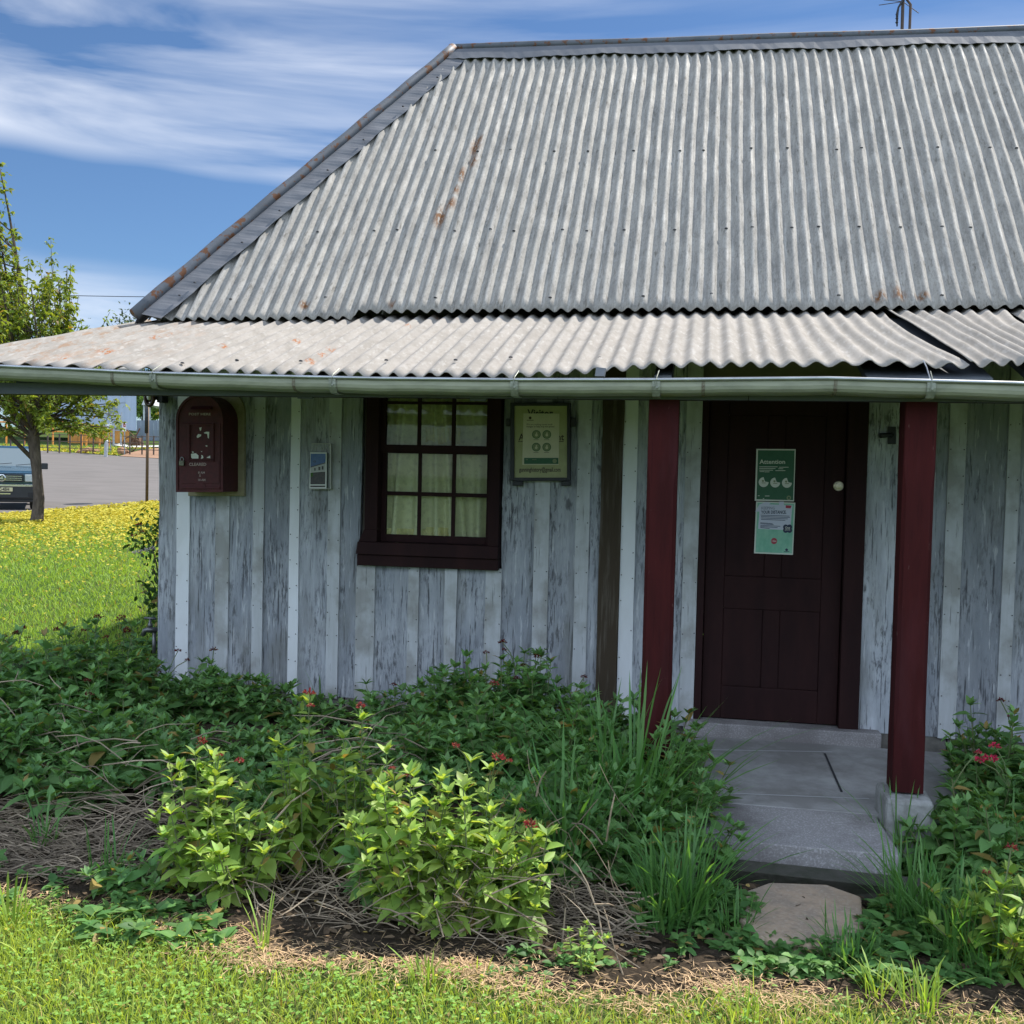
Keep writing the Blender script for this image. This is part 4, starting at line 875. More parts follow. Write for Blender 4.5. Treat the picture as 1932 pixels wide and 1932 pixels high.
m.build('frame', M_DARK, sign, bevel=.003)
m = MB(); plate(m, SG, rect(190, 260, 1220, 1660), -.046, .026); m.build('board', M_SIGN, sign)
m = MB(); Yt = -.0468
put_text(m, SG, 700, 408, 500, 150, 'Visitor', Yt, 0, .03); m.build('lettering', [M_INK, M_INK2], sign); m = MB(); put_text(m, SG, 720, 890, 880, 175, 'Appointment', Yt, 1, .02)
for (cx, cy) in ((300, 957), (352, 957), (1085, 957), (1130, 957)): plate(m, SG, rect(cx-26, cy-7, cx+22, cy+7), Yt, .0006, 1)
m.build('lettering', [M_INK, M_INK2], sign); m = MB()
put_text(m, SG, 692, 1508, 800, 120, 'gunninghistory@gmail.com', Yt, 1, .02)
m.build('lettering', [M_INK, M_INK2], sign)
M_PGREEN = pmat('printed_dark_green', (.022, .10, .05), .55, var=(.03, .115, .06), vscale=(30, 30, 30)); M_SAGE = pmat('printed_sage', (.21, .25, .14), .7); M_PALE = pmat('cream_paper', (.60, .57, .44), .8, spec=.2, var=(.54, .52, .39), vscale=(12, 12, 12))
p = SG(715, 1400, -.048); nt_ = thing('paper_notice', 'cream health notice with four green circles, taped over the framed sign', 'notice', p)
m = MB(); plate(m, SG, [(352, 1408), (1056, 1408), (1070, 418), (375, 413)], -.0495, .0012); m.build('paper', M_PALE, nt_)
Yp = -.0502
for cx, cy in ((625, 820), (827, 820), (622, 1064), (825, 1064)):
    m = MB(); m.prism([SG(a, b, Yp) for a, b in disc(SG, cx, cy, 84, 22)], (0, .0005, 0), 0); m.prism([SG(a, b, Yp-.0006) for a, b in disc(SG, cx, cy, 72, 22)], (0, .0005, 0), 1)
    m.prism([SG(a, b, Yp-.0012) for a, b in disc(SG, cx, cy+12, 28, 8)], (0, .0005, 0), 2); m.prism([SG(a, b, Yp-.0012) for a, b in disc(SG, cx+4, cy-26, 16, 8)], (0, .0005, 0), 2)
    plate(m, SG, rect(cx-55, cy+98, cx+45, cy+106), Yp, .0005, 3); m.build('icon', [M_PGREEN, M_SAGE, M_PALE, M_INK2], nt_)
m = MB()
m.prism([SG(a, b, Yp) for a, b in disc(SG, 505, 500, 28, 10)], (0, .0005, 0), 3); plate(m, SG, rect(440, 538, 570, 550), Yp, .0005, 3)
m.build('crest', [M_PGREEN, M_SAGE, M_PALE, M_INK2], nt_)
m = MB(); put_text(m, SG, 680, 630, 500, 44, 'We are making some small', Yp, 0, .0); put_text(m, SG, 700, 672, 540, 44, 'changes to help stop the spread', Yp, 0, .01); m.build('lettering', M_INK, nt_)
m = MB(); plate(m, SG, rect(388, 1272, 1050, 1390), Yp, .0005, 0); m.prism([SG(a, b, Yp-.0006) for a, b in disc(SG, 978, 1332, 42, 16)], (0, .0005, 0), 1); plate(m, SG, rect(420, 1300, 460, 1314), Yp-.0006, .0005, 1); plate(m, SG, rect(540, 1302, 630, 1312), Yp-.0006, .0005, 1)
m.build('green_footer', [M_PGREEN, M_SAGE], nt_)

# two posters on the door
DP = zmap(1840, 1080, 5.68); YD = .022
M_MINT = pmat('printed_mint', (.16, .42, .30), .5, var=(.24, .50, .37), vscale=(18, 18, 9), vlow=.4, vhigh=.6); M_OFF = pmat('off_white_print', (.60, .62, .56), .6); M_LILAC = pmat('pale_lilac_print', (.52, .55, .66), .5); M_NAVY = pmat('navy_print', (.02, .035, .08), .5); M_PRED = pmat('red_print', (.35, .03, .06), .5); M_GREYT = pmat('grey_print', (.22, .24, .30), .6)
p = DP(550, 980, YD); ps = thing('attention_poster', 'dark green poster headed Attention, upper of the two on the door', 'poster', p)
m = MB(); plate(m, DP, [(266, 976), (822, 985), (848, 243), (290, 240)], YD-.0022, .0016); m.build('paper', M_OFF, ps)
m = MB(); plate(m, DP, [(290, 955), (812, 968), (832, 262), (312, 258)], YD-.0028, .0005); m.build('green_panel', M_PGREEN, ps)
m = MB(); put_text(m, DP, 515, 422, 365, 62, 'Attention', YD-.0034, 0, .02)
for x0, x1, y in ((330,590,494),(610,745,500),(330,560,518),(600,670,522),(330,525,542),(560,700,548),(335,400,562),(405,475,566),(310,335,905),(410,475,908),(380,400,945)): plate(m, DP, rect(x0, y-4, x1, y+4), YD-.0034, .0005)
m.build('lettering', M_OFF, ps)
m = MB()
for cx, cy in ((392, 712), (556, 718), (722, 722)):
    m = MB(); pts = disc(DP, cx, cy, 70, 24, pi/2, 2*pi)+[(cx+22, cy-8), (cx+12, cy-30)]
    m.prism([DP(a, b, YD-.0034) for a, b in pts], (0, .0005, 0), 0); m.prism([DP(a, b, YD-.0034) for a, b in disc(DP, cx+48, cy-46, 18, 10)], (0, .0005, 0), 2)
    m.prism([DP(a, b, YD-.004) for a, b in disc(DP, cx-10, cy-18, 16, 8)], (0, .0005, 0), 1); plate(m, DP, rect(cx-28, cy+6, cx+30, cy+16), YD-.004, .0005, 1); m.build('icon', [M_OFF, M_SAGE, M_PGREEN], ps)
m = MB()
m.prism([DP(a, b, YD-.0034) for a, b in disc(DP, 750, 935, 32, 14)], (0, .0005, 0), 1); m.prism([DP(a, b, YD-.004) for a, b in disc(DP, 750, 935, 15, 10)], (0, .0005, 0), 2)
m.build('badge', [M_OFF, M_SAGE, M_PGREEN], ps)
p = DP(550, 1740, YD); ps = thing('distance_poster', 'mint poster reading Keeping Your Distance, lower of the two on the door', 'poster', p)
m = MB(); plate(m, DP, [(255, 1722), (808, 1745), (842, 1003), (286, 986)], YD-.0022, .0016); m.build('paper', M_OFF, ps)
m = MB(); plate(m, DP, [(275, 1705), (795, 1725), (825, 1020), (305, 1002)], YD-.0028, .0005); m.build('mint_panel', M_MINT, ps)
m = MB(); plate(m, DP, [(312, 1375), (768, 1395), (800, 1040), (340, 1022)], YD-.0034, .0005, 0); plate(m, DP, [(275, 1130), (330, 1130), (500, 1005), (420, 992), (330, 1030)], YD-.0040, .0005, 0); plate(m, DP, rect(610, 990, 680, 1060), YD-.0039, .0005, 0); m.build('white_panel', [M_LILAC], ps)
m = MB(); put_text(m, DP, 455, 1080, 190, 42, 'KEEPING', YD-.0046, 0, .02); put_text(m, DP, 535, 1138, 360, 48, 'YOUR DISTANCE.', YD-.0046, 1, .03)
for x0, x1, y in ((350,760,1180),(355,765,1200),(355,735,1220),(355,700,1240),(345,520,1288),(345,535,1302),(345,630,1325),(345,590,1342),(345,475,1356)): plate(m, DP, [(x0, y+4), (x1, y+18), (x1, y+10), (x0, y-4)], YD-.0046, .0005, 1)
m.build('lettering', [M_GREYT, M_NAVY], ps)
m = MB()
for a, b in ((705, 1350), (760, 1350), (705, 1395), (760, 1395), (732, 1372)): m.prism([DP(x, y, YD-.0046-.0002*(a == 732)) for x, y in disc(DP, a, b, 38, 14)], (0, .0005, 0), 0)
put_text(m, DP, 732, 1358, 70, 34, 'One', YD-.0056, 2, .02); put_text(m, DP, 732, 1390, 72, 26, 'place', YD-.0056, 2, .01); m.build('logo', [M_NAVY, M_PRED, M_OFF], ps); m = MB()
m.prism([DP(x, y, YD-.0034) for x, y in disc(DP, 540, 1548, 44, 18)], (0, .0005, 0), 1); put_text(m, DP, 540, 1548, 62, 26, '1.5m', YD-.0040, 2, .02); m.build('round_badge', [M_NAVY, M_PRED, M_OFF], ps); m = MB()
plate(m, DP, [(705, 1080), (775, 1085), (790, 1045), (705, 1040)], YD-.0046, .0005, 1); m.build('red_flash', [M_NAVY, M_PRED, M_OFF], ps); m = MB(); m.prism([DP(x, y, YD-.0034) for x, y in disc(DP, 718, 1672, 20, 10)], (0, .0005, 0), 0); plate(m, DP, rect(680, 1694, 758, 1702), YD-.0034, .0005, 0)
m.build('crest', [M_NAVY, M_PRED, M_OFF], ps)

# black bracket to the right of the door
BR = zmap(1920, 900, 3.0188); p = BR(935, 630, 0)
br = thing('flag_bracket', 'small black metal bracket fixed beside the door near the right hand post', 'bracket', (p[0], -.01, p[2]))
m = MB(); plate(m, BR, rect(905, 503, 966, 635), -.020, .014); m.build('back_plate', M_DARK, br, bevel=.002)
q = BR(905, 568, -.02); m = MB(); m.tube([(q[0]+.02, -.02, q[2]), (q[0]-.005, -.045, q[2]), (q[0]-.05, -.06, q[2]-.004)], [.014, .014, .016], 10); m.build('socket', M_DARK, br, smooth=True)

# lamp under the eave at the cottage corner
p = on_y(300, 751, -.06); p[0] -= .02
lamp = thing('corner_lamp', 'brown shaded outdoor lamp on the wall corner just under the gutter', 'lamp', p)
M_BAKE = pmat('brown_enamel', (.05, .020, .012), .3, spec=.5); M_BULB = pmat('white_porcelain', (.75, .75, .78), .25, spec=.5)
m = MB(); m.tube([(p[0]-.03+.030*cos(a_), p[1]-.03-.004*cos(a_), p[2]+.050*sin(a_)) for a_ in np.linspace(0, 2*pi, 25)], .014, 8, caps=False)
m.lathe([(.030, .0), (.030, .012), (.018, .05)], (p[0]-.03, p[1]-.024, p[2]), 'y', 16); m.build('shade', M_BAKE, lamp, smooth=True)
m = MB(); m.lathe([(.004, -.022), (.014, -.016), (.018, 0), (.014, .016), (.006, .022)], (p[0]-.026, p[1]-.04, p[2]+.004), 'z', 14); m.build('bulb', M_BULB, lamp, smooth=True)
m = MB(); m.box(p[0]+.015, p[0]+.055, p[1]-.02, p[1]+.055, p[2]-.03, p[2]+.03); m.tube([(p[0]-.02, p[1]-.01, p[2]), (p[0]+.03, p[1]+.01, p[2])], .014, 8); m.build('mount', M_DARK, lamp, bevel=.003)

# garden tap at the corner
p = on_y(284, 1188, .55); tapz = float(g(p[0], p[1]))
tp_ = thing('garden_tap', 'grey metal garden tap on a standpipe beside the cottage corner', 'tap', (p[0], p[1], tapz))
M_TAP = pmat('dull_zinc', (.17, .175, .18), .4, metal=.7, var=(.10, .10, .10), vscale=(30, 30, 30))
z = p[2]; m = MB(); m.tube([(p[0]+.03, p[1], tapz-.05), (p[0]+.03, p[1], z)], .014, 8); m.build('standpipe', M_TAP, tp_, smooth=True)
m = MB(); m.tube([(p[0]+.05, p[1], z), (p[0]-.01, p[1]-.01, z), (p[0]-.035, p[1]-.015, z-.005), (p[0]-.05, p[1]-.02, z-.045)], [.02, .022, .019, .015], 10); m.lathe([(.016, 0), (.018, .03), (.010, .04), (.009, .07)], (p[0], p[1]-.005, z+.01), 'z', 10); m.build('tap_body', M_TAP, tp_, smooth=True)
m = MB(); m.tube([(p[0]-.045, p[1]-.005, z+.083), (p[0]+.045, p[1]-.005, z+.083)], .010, 8); m.build('tap_handle', M_TAP, tp_, smooth=True)

# aerial on the ridge
AY = RIDGE_Y+1.2; p = on_y(1706, 62, AY); tz = on_y(1708, 5, AY); AZ = RIDGE_Z-1.2*SLOPE
an = thing('tv_aerial', 'old rooftop aerial mast with thin rods and looped cable behind the ridge', 'aerial', (p[0], p[1], AZ))
M_AER = pmat('rusty_aerial', (.06, .05, .045), .7, var=(.10, .06, .04), vscale=(30, 30, 30))
m = MB(); m.tube([(p[0]-.01, p[1], AZ-.1), (tz[0]-.02, tz[1], tz[2]+.05), (tz[0]-.02, tz[1], tz[2]+.6)], .014, 8); m.tube([(p[0]+.04, p[1], AZ-.1), (tz[0]+.045, tz[1], tz[2]-.02), (tz[0]-.01, tz[1], tz[2]+.06)], .012, 8); m.build('mast', M_AER, an, smooth=True)
c = np.array([tz[0]-.02, tz[1], tz[2]+.01])
for d_ in ((-.20, -.25, -.085), (.17, .2, -.02), (-.17, .2, .07), (.16, -.25, .10), (-.3, .1, .5), (.3, -.1, .5)):
    m = MB(); m.tube([c, c+np.array(d_)], .0035, 5); m.build('rod', M_AER, an)
m = MB(); m.tube([c+np.array([.06, 0, .06]), c+np.array([0, -.02, .01]), c+np.array([-.04, -.03, -.06]), c+np.array([-.05, -.03, -.12]), c+np.array([-.045, -.02, -.22])], [.008, .01, .009, .012, .006], 8)
for k in range(3): m.lathe([(.004, -.012), (.014, 0), (.004, .012)], c+np.array([-.05, -.03, -.12-.035*k]), 'z', 8)
m.build('cable', M_DARK, an, smooth=True)

# ------------------------------------------------------------------ garden bed plants
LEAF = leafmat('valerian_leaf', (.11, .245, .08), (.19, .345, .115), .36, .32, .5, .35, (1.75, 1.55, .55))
LEAF_SUN = leafmat('sunlit_valerian_leaf', (.20, .36, .07), (.36, .48, .12), .42, .32, .5, .35, (1.7, 1.45, .55))  # same leaf for plants in sun, the extra brightness put into the colour
STEM = pmat('green_stem', (.10, .16, .06), .6, var=(.15, .16, .07), vscale=(9, 9, 9))
FLOW = leafmat('coral_flower', (.30, .050, .045), (.20, .025, .03), .3, .35, .6, .2, (1.2, .9, .9))
FLOWD = leafmat('shaded_and_dark_flower', (.085, .012, .016), (.13, .02, .022), .2, .25, .7, .1, (1.2, .9, .9))  # coral heads in shade, darkness put into the colour; also dark rose blooms

def flower_mesh(name, c, r, mat, parent, n=46):
    d = unit(rng.normal(0, 1, (n, 3))*np.array([1, 1, .8])); d[:, 2] = np.abs(d[:, 2])*.9-.15
    r = r*.78; P = c+d*r*rng.uniform(.3, 1.1, (n, 1)); u_ = unit(rng.normal(0, 1, (n, 3)))
    V, t, q = leaf_arrays(P, unit(d+.5*u_), u_, r*.55, r*.38, .3, .15)
    return npmesh(name, V, t, q, mat, parent)
def valerian(label, u, vtop, Y, rad, nst, flowers=(), hmin=.42, mat=LEAF, fmat=FLOWD, scale=1.0, lean=(0, 0), leaf=.118):
    nst = int(nst*(1.55 if mat is LEAF_SUN else 1.9))+2; rad *= 1.12
    p = on_y(u, vtop, Y); zb = float(g(p[0], p[1])); H = p[2]-zb; H = max(H, .15)
    o = thing('valerian_plant', label, 'plant', (p[0], p[1], zb), 'valerian plants in the bed along the cottage')
    LP, LD, LN, LL, LW = [], [], [], [], []; sm = MB(); tips = []
    for k in range(nst):
        a = rng.uniform(0, 2*pi); rr = math.sqrt(rng.uniform(0, 1)); tr_ = rad*rr
        root = np.array([p[0]+.45*tr_*cos(a), p[1]+.45*tr_*sin(a), zb-.01]); h = H*(.97 if mat is LEAF_SUN else .92 if flowers else 1.07)*(hmin+(1-hmin)*rng.uniform(0, 1)**.65)*(1-.40*rr*rr)*(1.0 if rng.random() < .82 else rng.uniform(1.0, 1.07))
        if k < len(flowers): h = H; tr_ *= .8
        tip = np.array([p[0]+tr_*cos(a)+lean[0]*h+rng.normal(0, .02), p[1]+tr_*sin(a)+lean[1]*h+rng.normal(0, .02), zb+h])
        pt = lambda t: np.array([root[0]+(tip[0]-root[0])*t**1.5, root[1]+(tip[1]-root[1])*t**1.5, root[2]+(tip[2]-root[2])*(t-.08*sin(pi*t)*rr)])
        sm.tube([pt(t) for t in (0, .3, .55, .8, 1)], [.0045*scale, .004*scale, .0035*scale, .003*scale, .002*scale], 4, caps=False); tips.append((h, tip))
        nn = max(4, int(h/.038)); ph = rng.uniform(0, 6.28)
        for i in range(nn):
            t = .14+.86*i/(nn-1); q = pt(t); ph += pi/2+rng.normal(0, .25)
            sz = leaf*scale*(.55+.65*sin(pi*min(t*.95+.08, 1)))*rng.uniform(.55, 1.25)*(.78 if mat is LEAF_SUN else 1); el = -.35+1.05*t**2+rng.normal(0, .26)
            for s in (0, pi):
                b = ph+s+rng.normal(0, .15); d = np.array([cos(b)*cos(el), sin(b)*cos(el), sin(el)])
                nrm = np.array([0, 0, 1.])-d*d[2]+rng.normal(0, .26, 3); LP.append(q); LD.append(d); LN.append(unit(nrm)); LL.append(sz); LW.append(sz*rng.uniform(.40, .54))
        for i in range(5):
            b = rng.uniform(0, 6.28); el = rng.uniform(.6, 1.2); d = np.array([cos(b)*cos(el), sin(b)*cos(el), sin(el)]); sz = leaf*.5*scale
            LP.append(tip); LD.append(d); LN.append(unit(np.array([-cos(b)*sin(el), -sin(b)*sin(el), cos(el)]))); LL.append(sz); LW.append(sz*.42)
    V, t, q = leaf_arrays(np.array(LP), np.array(LD), np.array(LN), np.array(LL), np.array(LW), rng.uniform(.05, .5, len(LP)), .14)
    npmesh('foliage', V, t, q, mat, o); sm.build('stems', STEM, o)
    for (fu, fv, fr) in flowers:
        c = on_y(fu, fv, Y); i = min(range(len(tips)), key=lambda k: np.linalg.norm(tips[k][1]-c)); tpp = tips[i][1]
        m = MB(); m.tube([tpp-np.array([0, 0, .05]), (tpp+c)/2+np.array([.005, 0, .0]), c], .0028, 4); fl = flower_mesh('flower_head', c, fr, fmat, o); m.build('flower_stalk', STEM, fl)
    return o

valerian('dark leafy plant at the left edge of the bed with shaded brown red flower heads', 25, 1205, -1.15, .30, 26, ((30,1195,.024),(8,1200,.02)))
valerian('dark leafy plant with three brown red heads in front of the left lawn', 110, 1195, -1.0, .27, 26, ((44,1185,.022),(52,1203,.016),(106,1188,.024),(72,1212,.018)))
valerian('tall dark plant topped by two big brown heads on the left of the bed', 185, 1185, -.95, .26, 28, ((186,1165,.027),(230,1168,.030),(238,1187,.02),(158,1190,.018),(200,1203,.02)))
valerian('dark plant with one large round brown head just left of the cottage corner', 250, 1225, -.8, .27, 28, ((240,1192,.030),))
valerian('dark plant before the corner slab below the letter box', 330, 1262, -.55, .26, 26, ((336,1228,.022),(353,1246,.018),(300,1268,.02)))
valerian('dark plant with a brown head against the second white cover strip', 415, 1255, -.5, .23, 24, ((403,1226,.026),))
valerian('low dark plant against the slabs below the leaflet holder', 490, 1285, -.45, .24, 22)
valerian('low dark plant between the leaflet holder and the window, by the foundation stones', 585, 1322, -.5, .20, 14)
valerian('dark spreading plant in mid left bed with two red heads in its foliage', 90, 1300, -1.5, .34, 30, ((165,1285,.02),(168,1310,.022)))
valerian('dark bushy plant left of centre behind the dry stem heap', 230, 1330, -1.55, .34, 32)
valerian('dark plant at the far left standing over the dry stem heap', 10, 1370, -1.75, .30, 22)
valerian('dark plant between the dry stem heap and the sunlit plants', 330, 1370, -1.6, .30, 28)
valerian('shaded plant under the left part of the bed front, beside pale bare stems', 140, 1430, -1.9, .28, 22)
valerian('tall single stemmed plant with a coral flower before the foundation', 583, 1335, -2.40, .14, 7, ((584,1308,.026),(586,1332,.016)), fmat=FLOW, mat=LEAF_SUN)
valerian('slim plant with one coral flower and yellowing leaves under the window sill', 680, 1355, -2.38, .13, 6, ((680,1333,.022),), fmat=FLOW, mat=LEAF_SUN)
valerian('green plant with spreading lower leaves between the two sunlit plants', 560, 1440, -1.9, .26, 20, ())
valerian('sunlit yellow green plant at the left with four coral buds', 385, 1435, -2.60, .20, 17, ((380,1400,.024),(453,1436,.020),(335,1464,.018),(415,1425,.014)), fmat=FLOW, mat=LEAF_SUN)
valerian('lower sunlit yellow green plant beside the four budded one', 450, 1510, -2.64, .20, 16, mat=LEAF_SUN)
valerian('bushy sunlit yellow green plant in the centre of the bed front', 785, 1440, -2.62, .24, 26, ((775,1462,.020),(860,1408,.018),(740,1450,.014)), fmat=FLOW, mat=LEAF_SUN)
valerian('sunlit plant with a coral flower at its right end, at the centre front', 905, 1470, -2.62, .23, 24, ((938,1430,.030),(960,1436,.015)), fmat=FLOW, mat=LEAF_SUN)
valerian('sunlit small leaved plant low in front of the tall shaded shrub', 970, 1565, -2.68, .17, 16, ((1000,1557,.028),(985,1530,.014)), fmat=FLOW, mat=LEAF_SUN)
valerian('low sunlit plant with broad drooping leaves at the bed centre', 860, 1560, -2.70, .22, 20, hmin=.35, mat=LEAF_SUN, leaf=.10)
valerian('low mid green plant at the left of the sunlit centre plants', 715, 1560, -2.52, .16, 12, hmin=.35)
valerian('dark plant in front of the slabs just under the window sill', 745, 1300, -.62, .25, 26, ((742,1292,.02),))
valerian('dark plant with one broad upright leaf under the right end of the sill', 850, 1262, -.65, .26, 30)
valerian('tallest shaded plant with dark red heads right of the window', 945, 1235, -.7, .27, 34, ((948,1212,.024),(918,1232,.02),(880,1250,.018),(952,1226,.016)))
valerian('tall shaded plant with two red heads left of the bare dark stud', 1015, 1250, -.75, .27, 34, ((1013,1239,.022),(987,1256,.018),(974,1280,.02)))
valerian('shaded leafy plant in front of the bare dark stud', 1110, 1290, -.85, .28, 32, ((1102,1278,.02),))
valerian('dark plant at the foot of the left verandah post', 1215, 1300, -1.0, .26, 26)
valerian('shaded plant with a coral head in the middle of the tall green mass', 930, 1318, -1.3, .30, 34, ((933,1290,.026),), fmat=FLOW)
valerian('shaded leafy plant in the middle of the tall green mass, without flowers', 1050, 1330, -1.35, .31, 36)
valerian('low dark plant before the foundation stones, behind the tall coral flower', 620, 1385, -1.2, .24, 18)
valerian('low dark plant beneath the window sill, behind the slim coral flowered plant', 700, 1375, -1.1, .25, 20)
valerian('low shaded plant among bare twigs right of the left dark mass', 480, 1370, -1.2, .27, 22)
valerian('low shaded plant behind the four budded sunlit plant', 520, 1420, -1.7, .25, 20)
valerian('low shaded plant behind the bushy sunlit centre plant', 680, 1450, -1.8, .26, 20)
valerian('dark plant left of the tall mass beside bare twigs', 790, 1370, -1.45, .28, 28)
valerian('leafy shaded plant leaning over the left edge of the porch slab', 1255, 1385, -1.45, .30, 36)
valerian('broad leaved shaded plant at the porch corner', 1275, 1480, -1.75, .27, 30, leaf=.10)
valerian('shaded plant behind the long grass, right of the sunlit plants', 1120, 1430, -1.85, .32, 36, leaf=.10)
valerian('low shaded plant at the right of the bed front, under the tall mass', 1195, 1530, -2.05, .26, 24, hmin=.35)
valerian('mid green plant between the sunlit plants and the tall grass', 1020, 1480, -2.1, .27, 28)
valerian('dark plant with a brown head beside the right window-less wall', 1885, 1330, -.75, .24, 24, ((1888,1322,.022),(1905,1352,.016)))
valerian('dark leafy plant at the right edge behind the pink flowers', 1925, 1400, -1.0, .26, 26)
valerian('plant with bright pink flower clusters beside the right post', 1865, 1465, -1.3, .22, 24, ((1868,1432,.036),(1848,1436,.030),(1878,1408,.026),(1845,1420,.018)), fmat=leafmat('pink_flower', (.62, .05, .12), (.5, .03, .08), .3, .2, .6, .2, (1.2, .9, 1)))
valerian('leafy plant spilling round the whitewashed post footing', 1815, 1530, -1.55, .26, 28)
valerian('shaded plant at the right edge above the sunlit broad leaves', 1925, 1520, -1.75, .26, 24, ((1897,1602,.02),), fmat=FLOW)
valerian('sunlit plant with wide pale leaves at the right edge of the bed', 1885, 1640, -2.52, .20, 13, ((1908,1600,.022),(1862,1648,.016)), hmin=.4, mat=LEAF_SUN, fmat=FLOW, leaf=.12)
valerian('half lit plant at the far right front corner', 1945, 1640, -2.52, .20, 14, mat=LEAF_SUN)
valerian('small fallen valerian shoot with one orange bud on the front lawn edge', 245, 1705, -2.72, .16, 5, ((185,1702,.018),), hmin=.3, fmat=FLOW, leaf=.09)
valerian('small yellow seedling at the front edge of the soil, right of centre', 1100, 1800, -2.92, .10, 8, hmin=.4, mat=LEAF_SUN, leaf=.05)
for k, (px_, py_) in enumerate(((-3.6, -2.2), (-4.1, -1.6), (-4.6, -2.3), (-4.9, -1.4), (-3.9, -.9), (-4.5, -.6), (2.6, -1.9), (3.1, -1.2), (3.6, -1.9), (2.9, -.7), (3.5, -.6), (4.2, -1.2))):
    pv_ = np.array([px_, py_, .55])-CAM; qv = M3.T@pv_; uu_, vv_ = 966+F*qv[0]/-qv[2], 966-F*qv[1]/-qv[2]
    valerian('dark leafy plant further along the bed, out past the left border' if px_ < 0 else 'dark leafy plant further along the bed, out past the right border', uu_, vv_, py_, .30, 18)
for k in range(8):      # the bed goes on past both sides of the picture
    valerian(['dark leafy plant further along the bed, out past the right border', 'dark leafy plant further along the bed, out past the left border'][k % 2], 2040+70*k if k % 2 == 0 else -60-45*k, 1420 if k % 2 == 0 else 1330, -1.2-.25*(k % 3), .3, 18)

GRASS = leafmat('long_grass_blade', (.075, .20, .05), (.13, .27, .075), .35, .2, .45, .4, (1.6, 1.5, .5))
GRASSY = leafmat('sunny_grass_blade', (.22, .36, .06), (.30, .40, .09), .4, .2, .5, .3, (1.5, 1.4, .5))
def clump(label, u, v, n, ln, spread, wd=.008, mat=GRASS, name='grass_clump', curl=1.0):
    c = on_g(u, v); o = thing(name, label, 'grass clump', c, 'grass clumps around the porch and bed')
    a = rng.uniform(0, 2*pi, n); rr = np.sqrt(rng.uniform(0, 1, n))*spread*.35
    P = np.stack([c[0]+rr*np.cos(a), c[1]+rr*np.sin(a), np.full(n, c[2]-.01)], 1)
    l = rng.uniform(.1, 1.0, n)**1.2*.9; b = a+rng.normal(0, .5, n)
    V, t, q = blade_arrays(P, np.stack([l*np.cos(b), l*np.sin(b)], 1), ln*rng.uniform(.5, 1.05, n), wd*rng.uniform(.7, 1.2, n), 6, curl, face=b+pi/2)
    npmesh('blades', V, t, q, mat, o); return o
clump('tall arching grass clump rising through the shrubs by the porch', 1185, 1645, 80, 1.0, .24, .016)
clump('second tall grass clump between the shrubs and the porch corner', 1130, 1600, 44, .9, .22, .015)
clump('long grass clump among the shaded shrubs, left of the tall arching clump', 1060, 1660, 46, .70, .24, .012)
clump('long grass clump leaning out of the shrubs towards the porch edge', 1265, 1610, 50, .62, .26, .012)
clump('dense long grass clump left of the step, at the foot of the shrubs', 1290, 1730, 110, .44, .30, .010)
clump('low grass clump nearer the lawn, left of the stepping stone', 1250, 1745, 70, .34, .26)
clump('small grass tuft against the left edge of the stepping stone', 1385, 1760, 40, .22, .18, .006)
clump('tall thin grass clump before the whitewashed post footing', 1700, 1640, 34, .46, .22)
clump('dense grass clump right of the stepping stone', 1720, 1730, 110, .36, .32)
clump('broad grass clump between the stepping stone and the right plants', 1790, 1790, 90, .36, .34)
clump('long grass clump at the right edge of the step', 1650, 1665, 26, .24, .16, .007)
clump('low dark grass clump below the stepping stone', 1600, 1815, 60, .22, .26, .006)
clump('grass clump at the bottom right of the bed under the sunlit plant', 1860, 1830, 70, .32, .30)
clump('long narrow grass clump among the plants at the right border', 1905, 1690, 40, .60, .2, .009)
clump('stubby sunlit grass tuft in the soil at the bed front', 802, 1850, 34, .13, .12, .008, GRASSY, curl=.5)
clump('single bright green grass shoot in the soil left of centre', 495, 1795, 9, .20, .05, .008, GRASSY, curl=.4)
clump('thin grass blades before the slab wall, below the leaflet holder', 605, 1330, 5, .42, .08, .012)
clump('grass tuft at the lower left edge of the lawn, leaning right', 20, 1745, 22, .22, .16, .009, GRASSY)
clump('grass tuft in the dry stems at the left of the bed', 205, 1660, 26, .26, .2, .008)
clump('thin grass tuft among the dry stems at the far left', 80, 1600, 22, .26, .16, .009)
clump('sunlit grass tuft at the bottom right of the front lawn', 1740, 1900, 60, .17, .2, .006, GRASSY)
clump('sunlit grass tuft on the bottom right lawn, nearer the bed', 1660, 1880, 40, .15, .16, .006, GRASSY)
clump('thin sunlit grass tuft near the bottom of the lawn, right of centre', 1400, 1910, 40, .12, .2, .005, GRASSY)

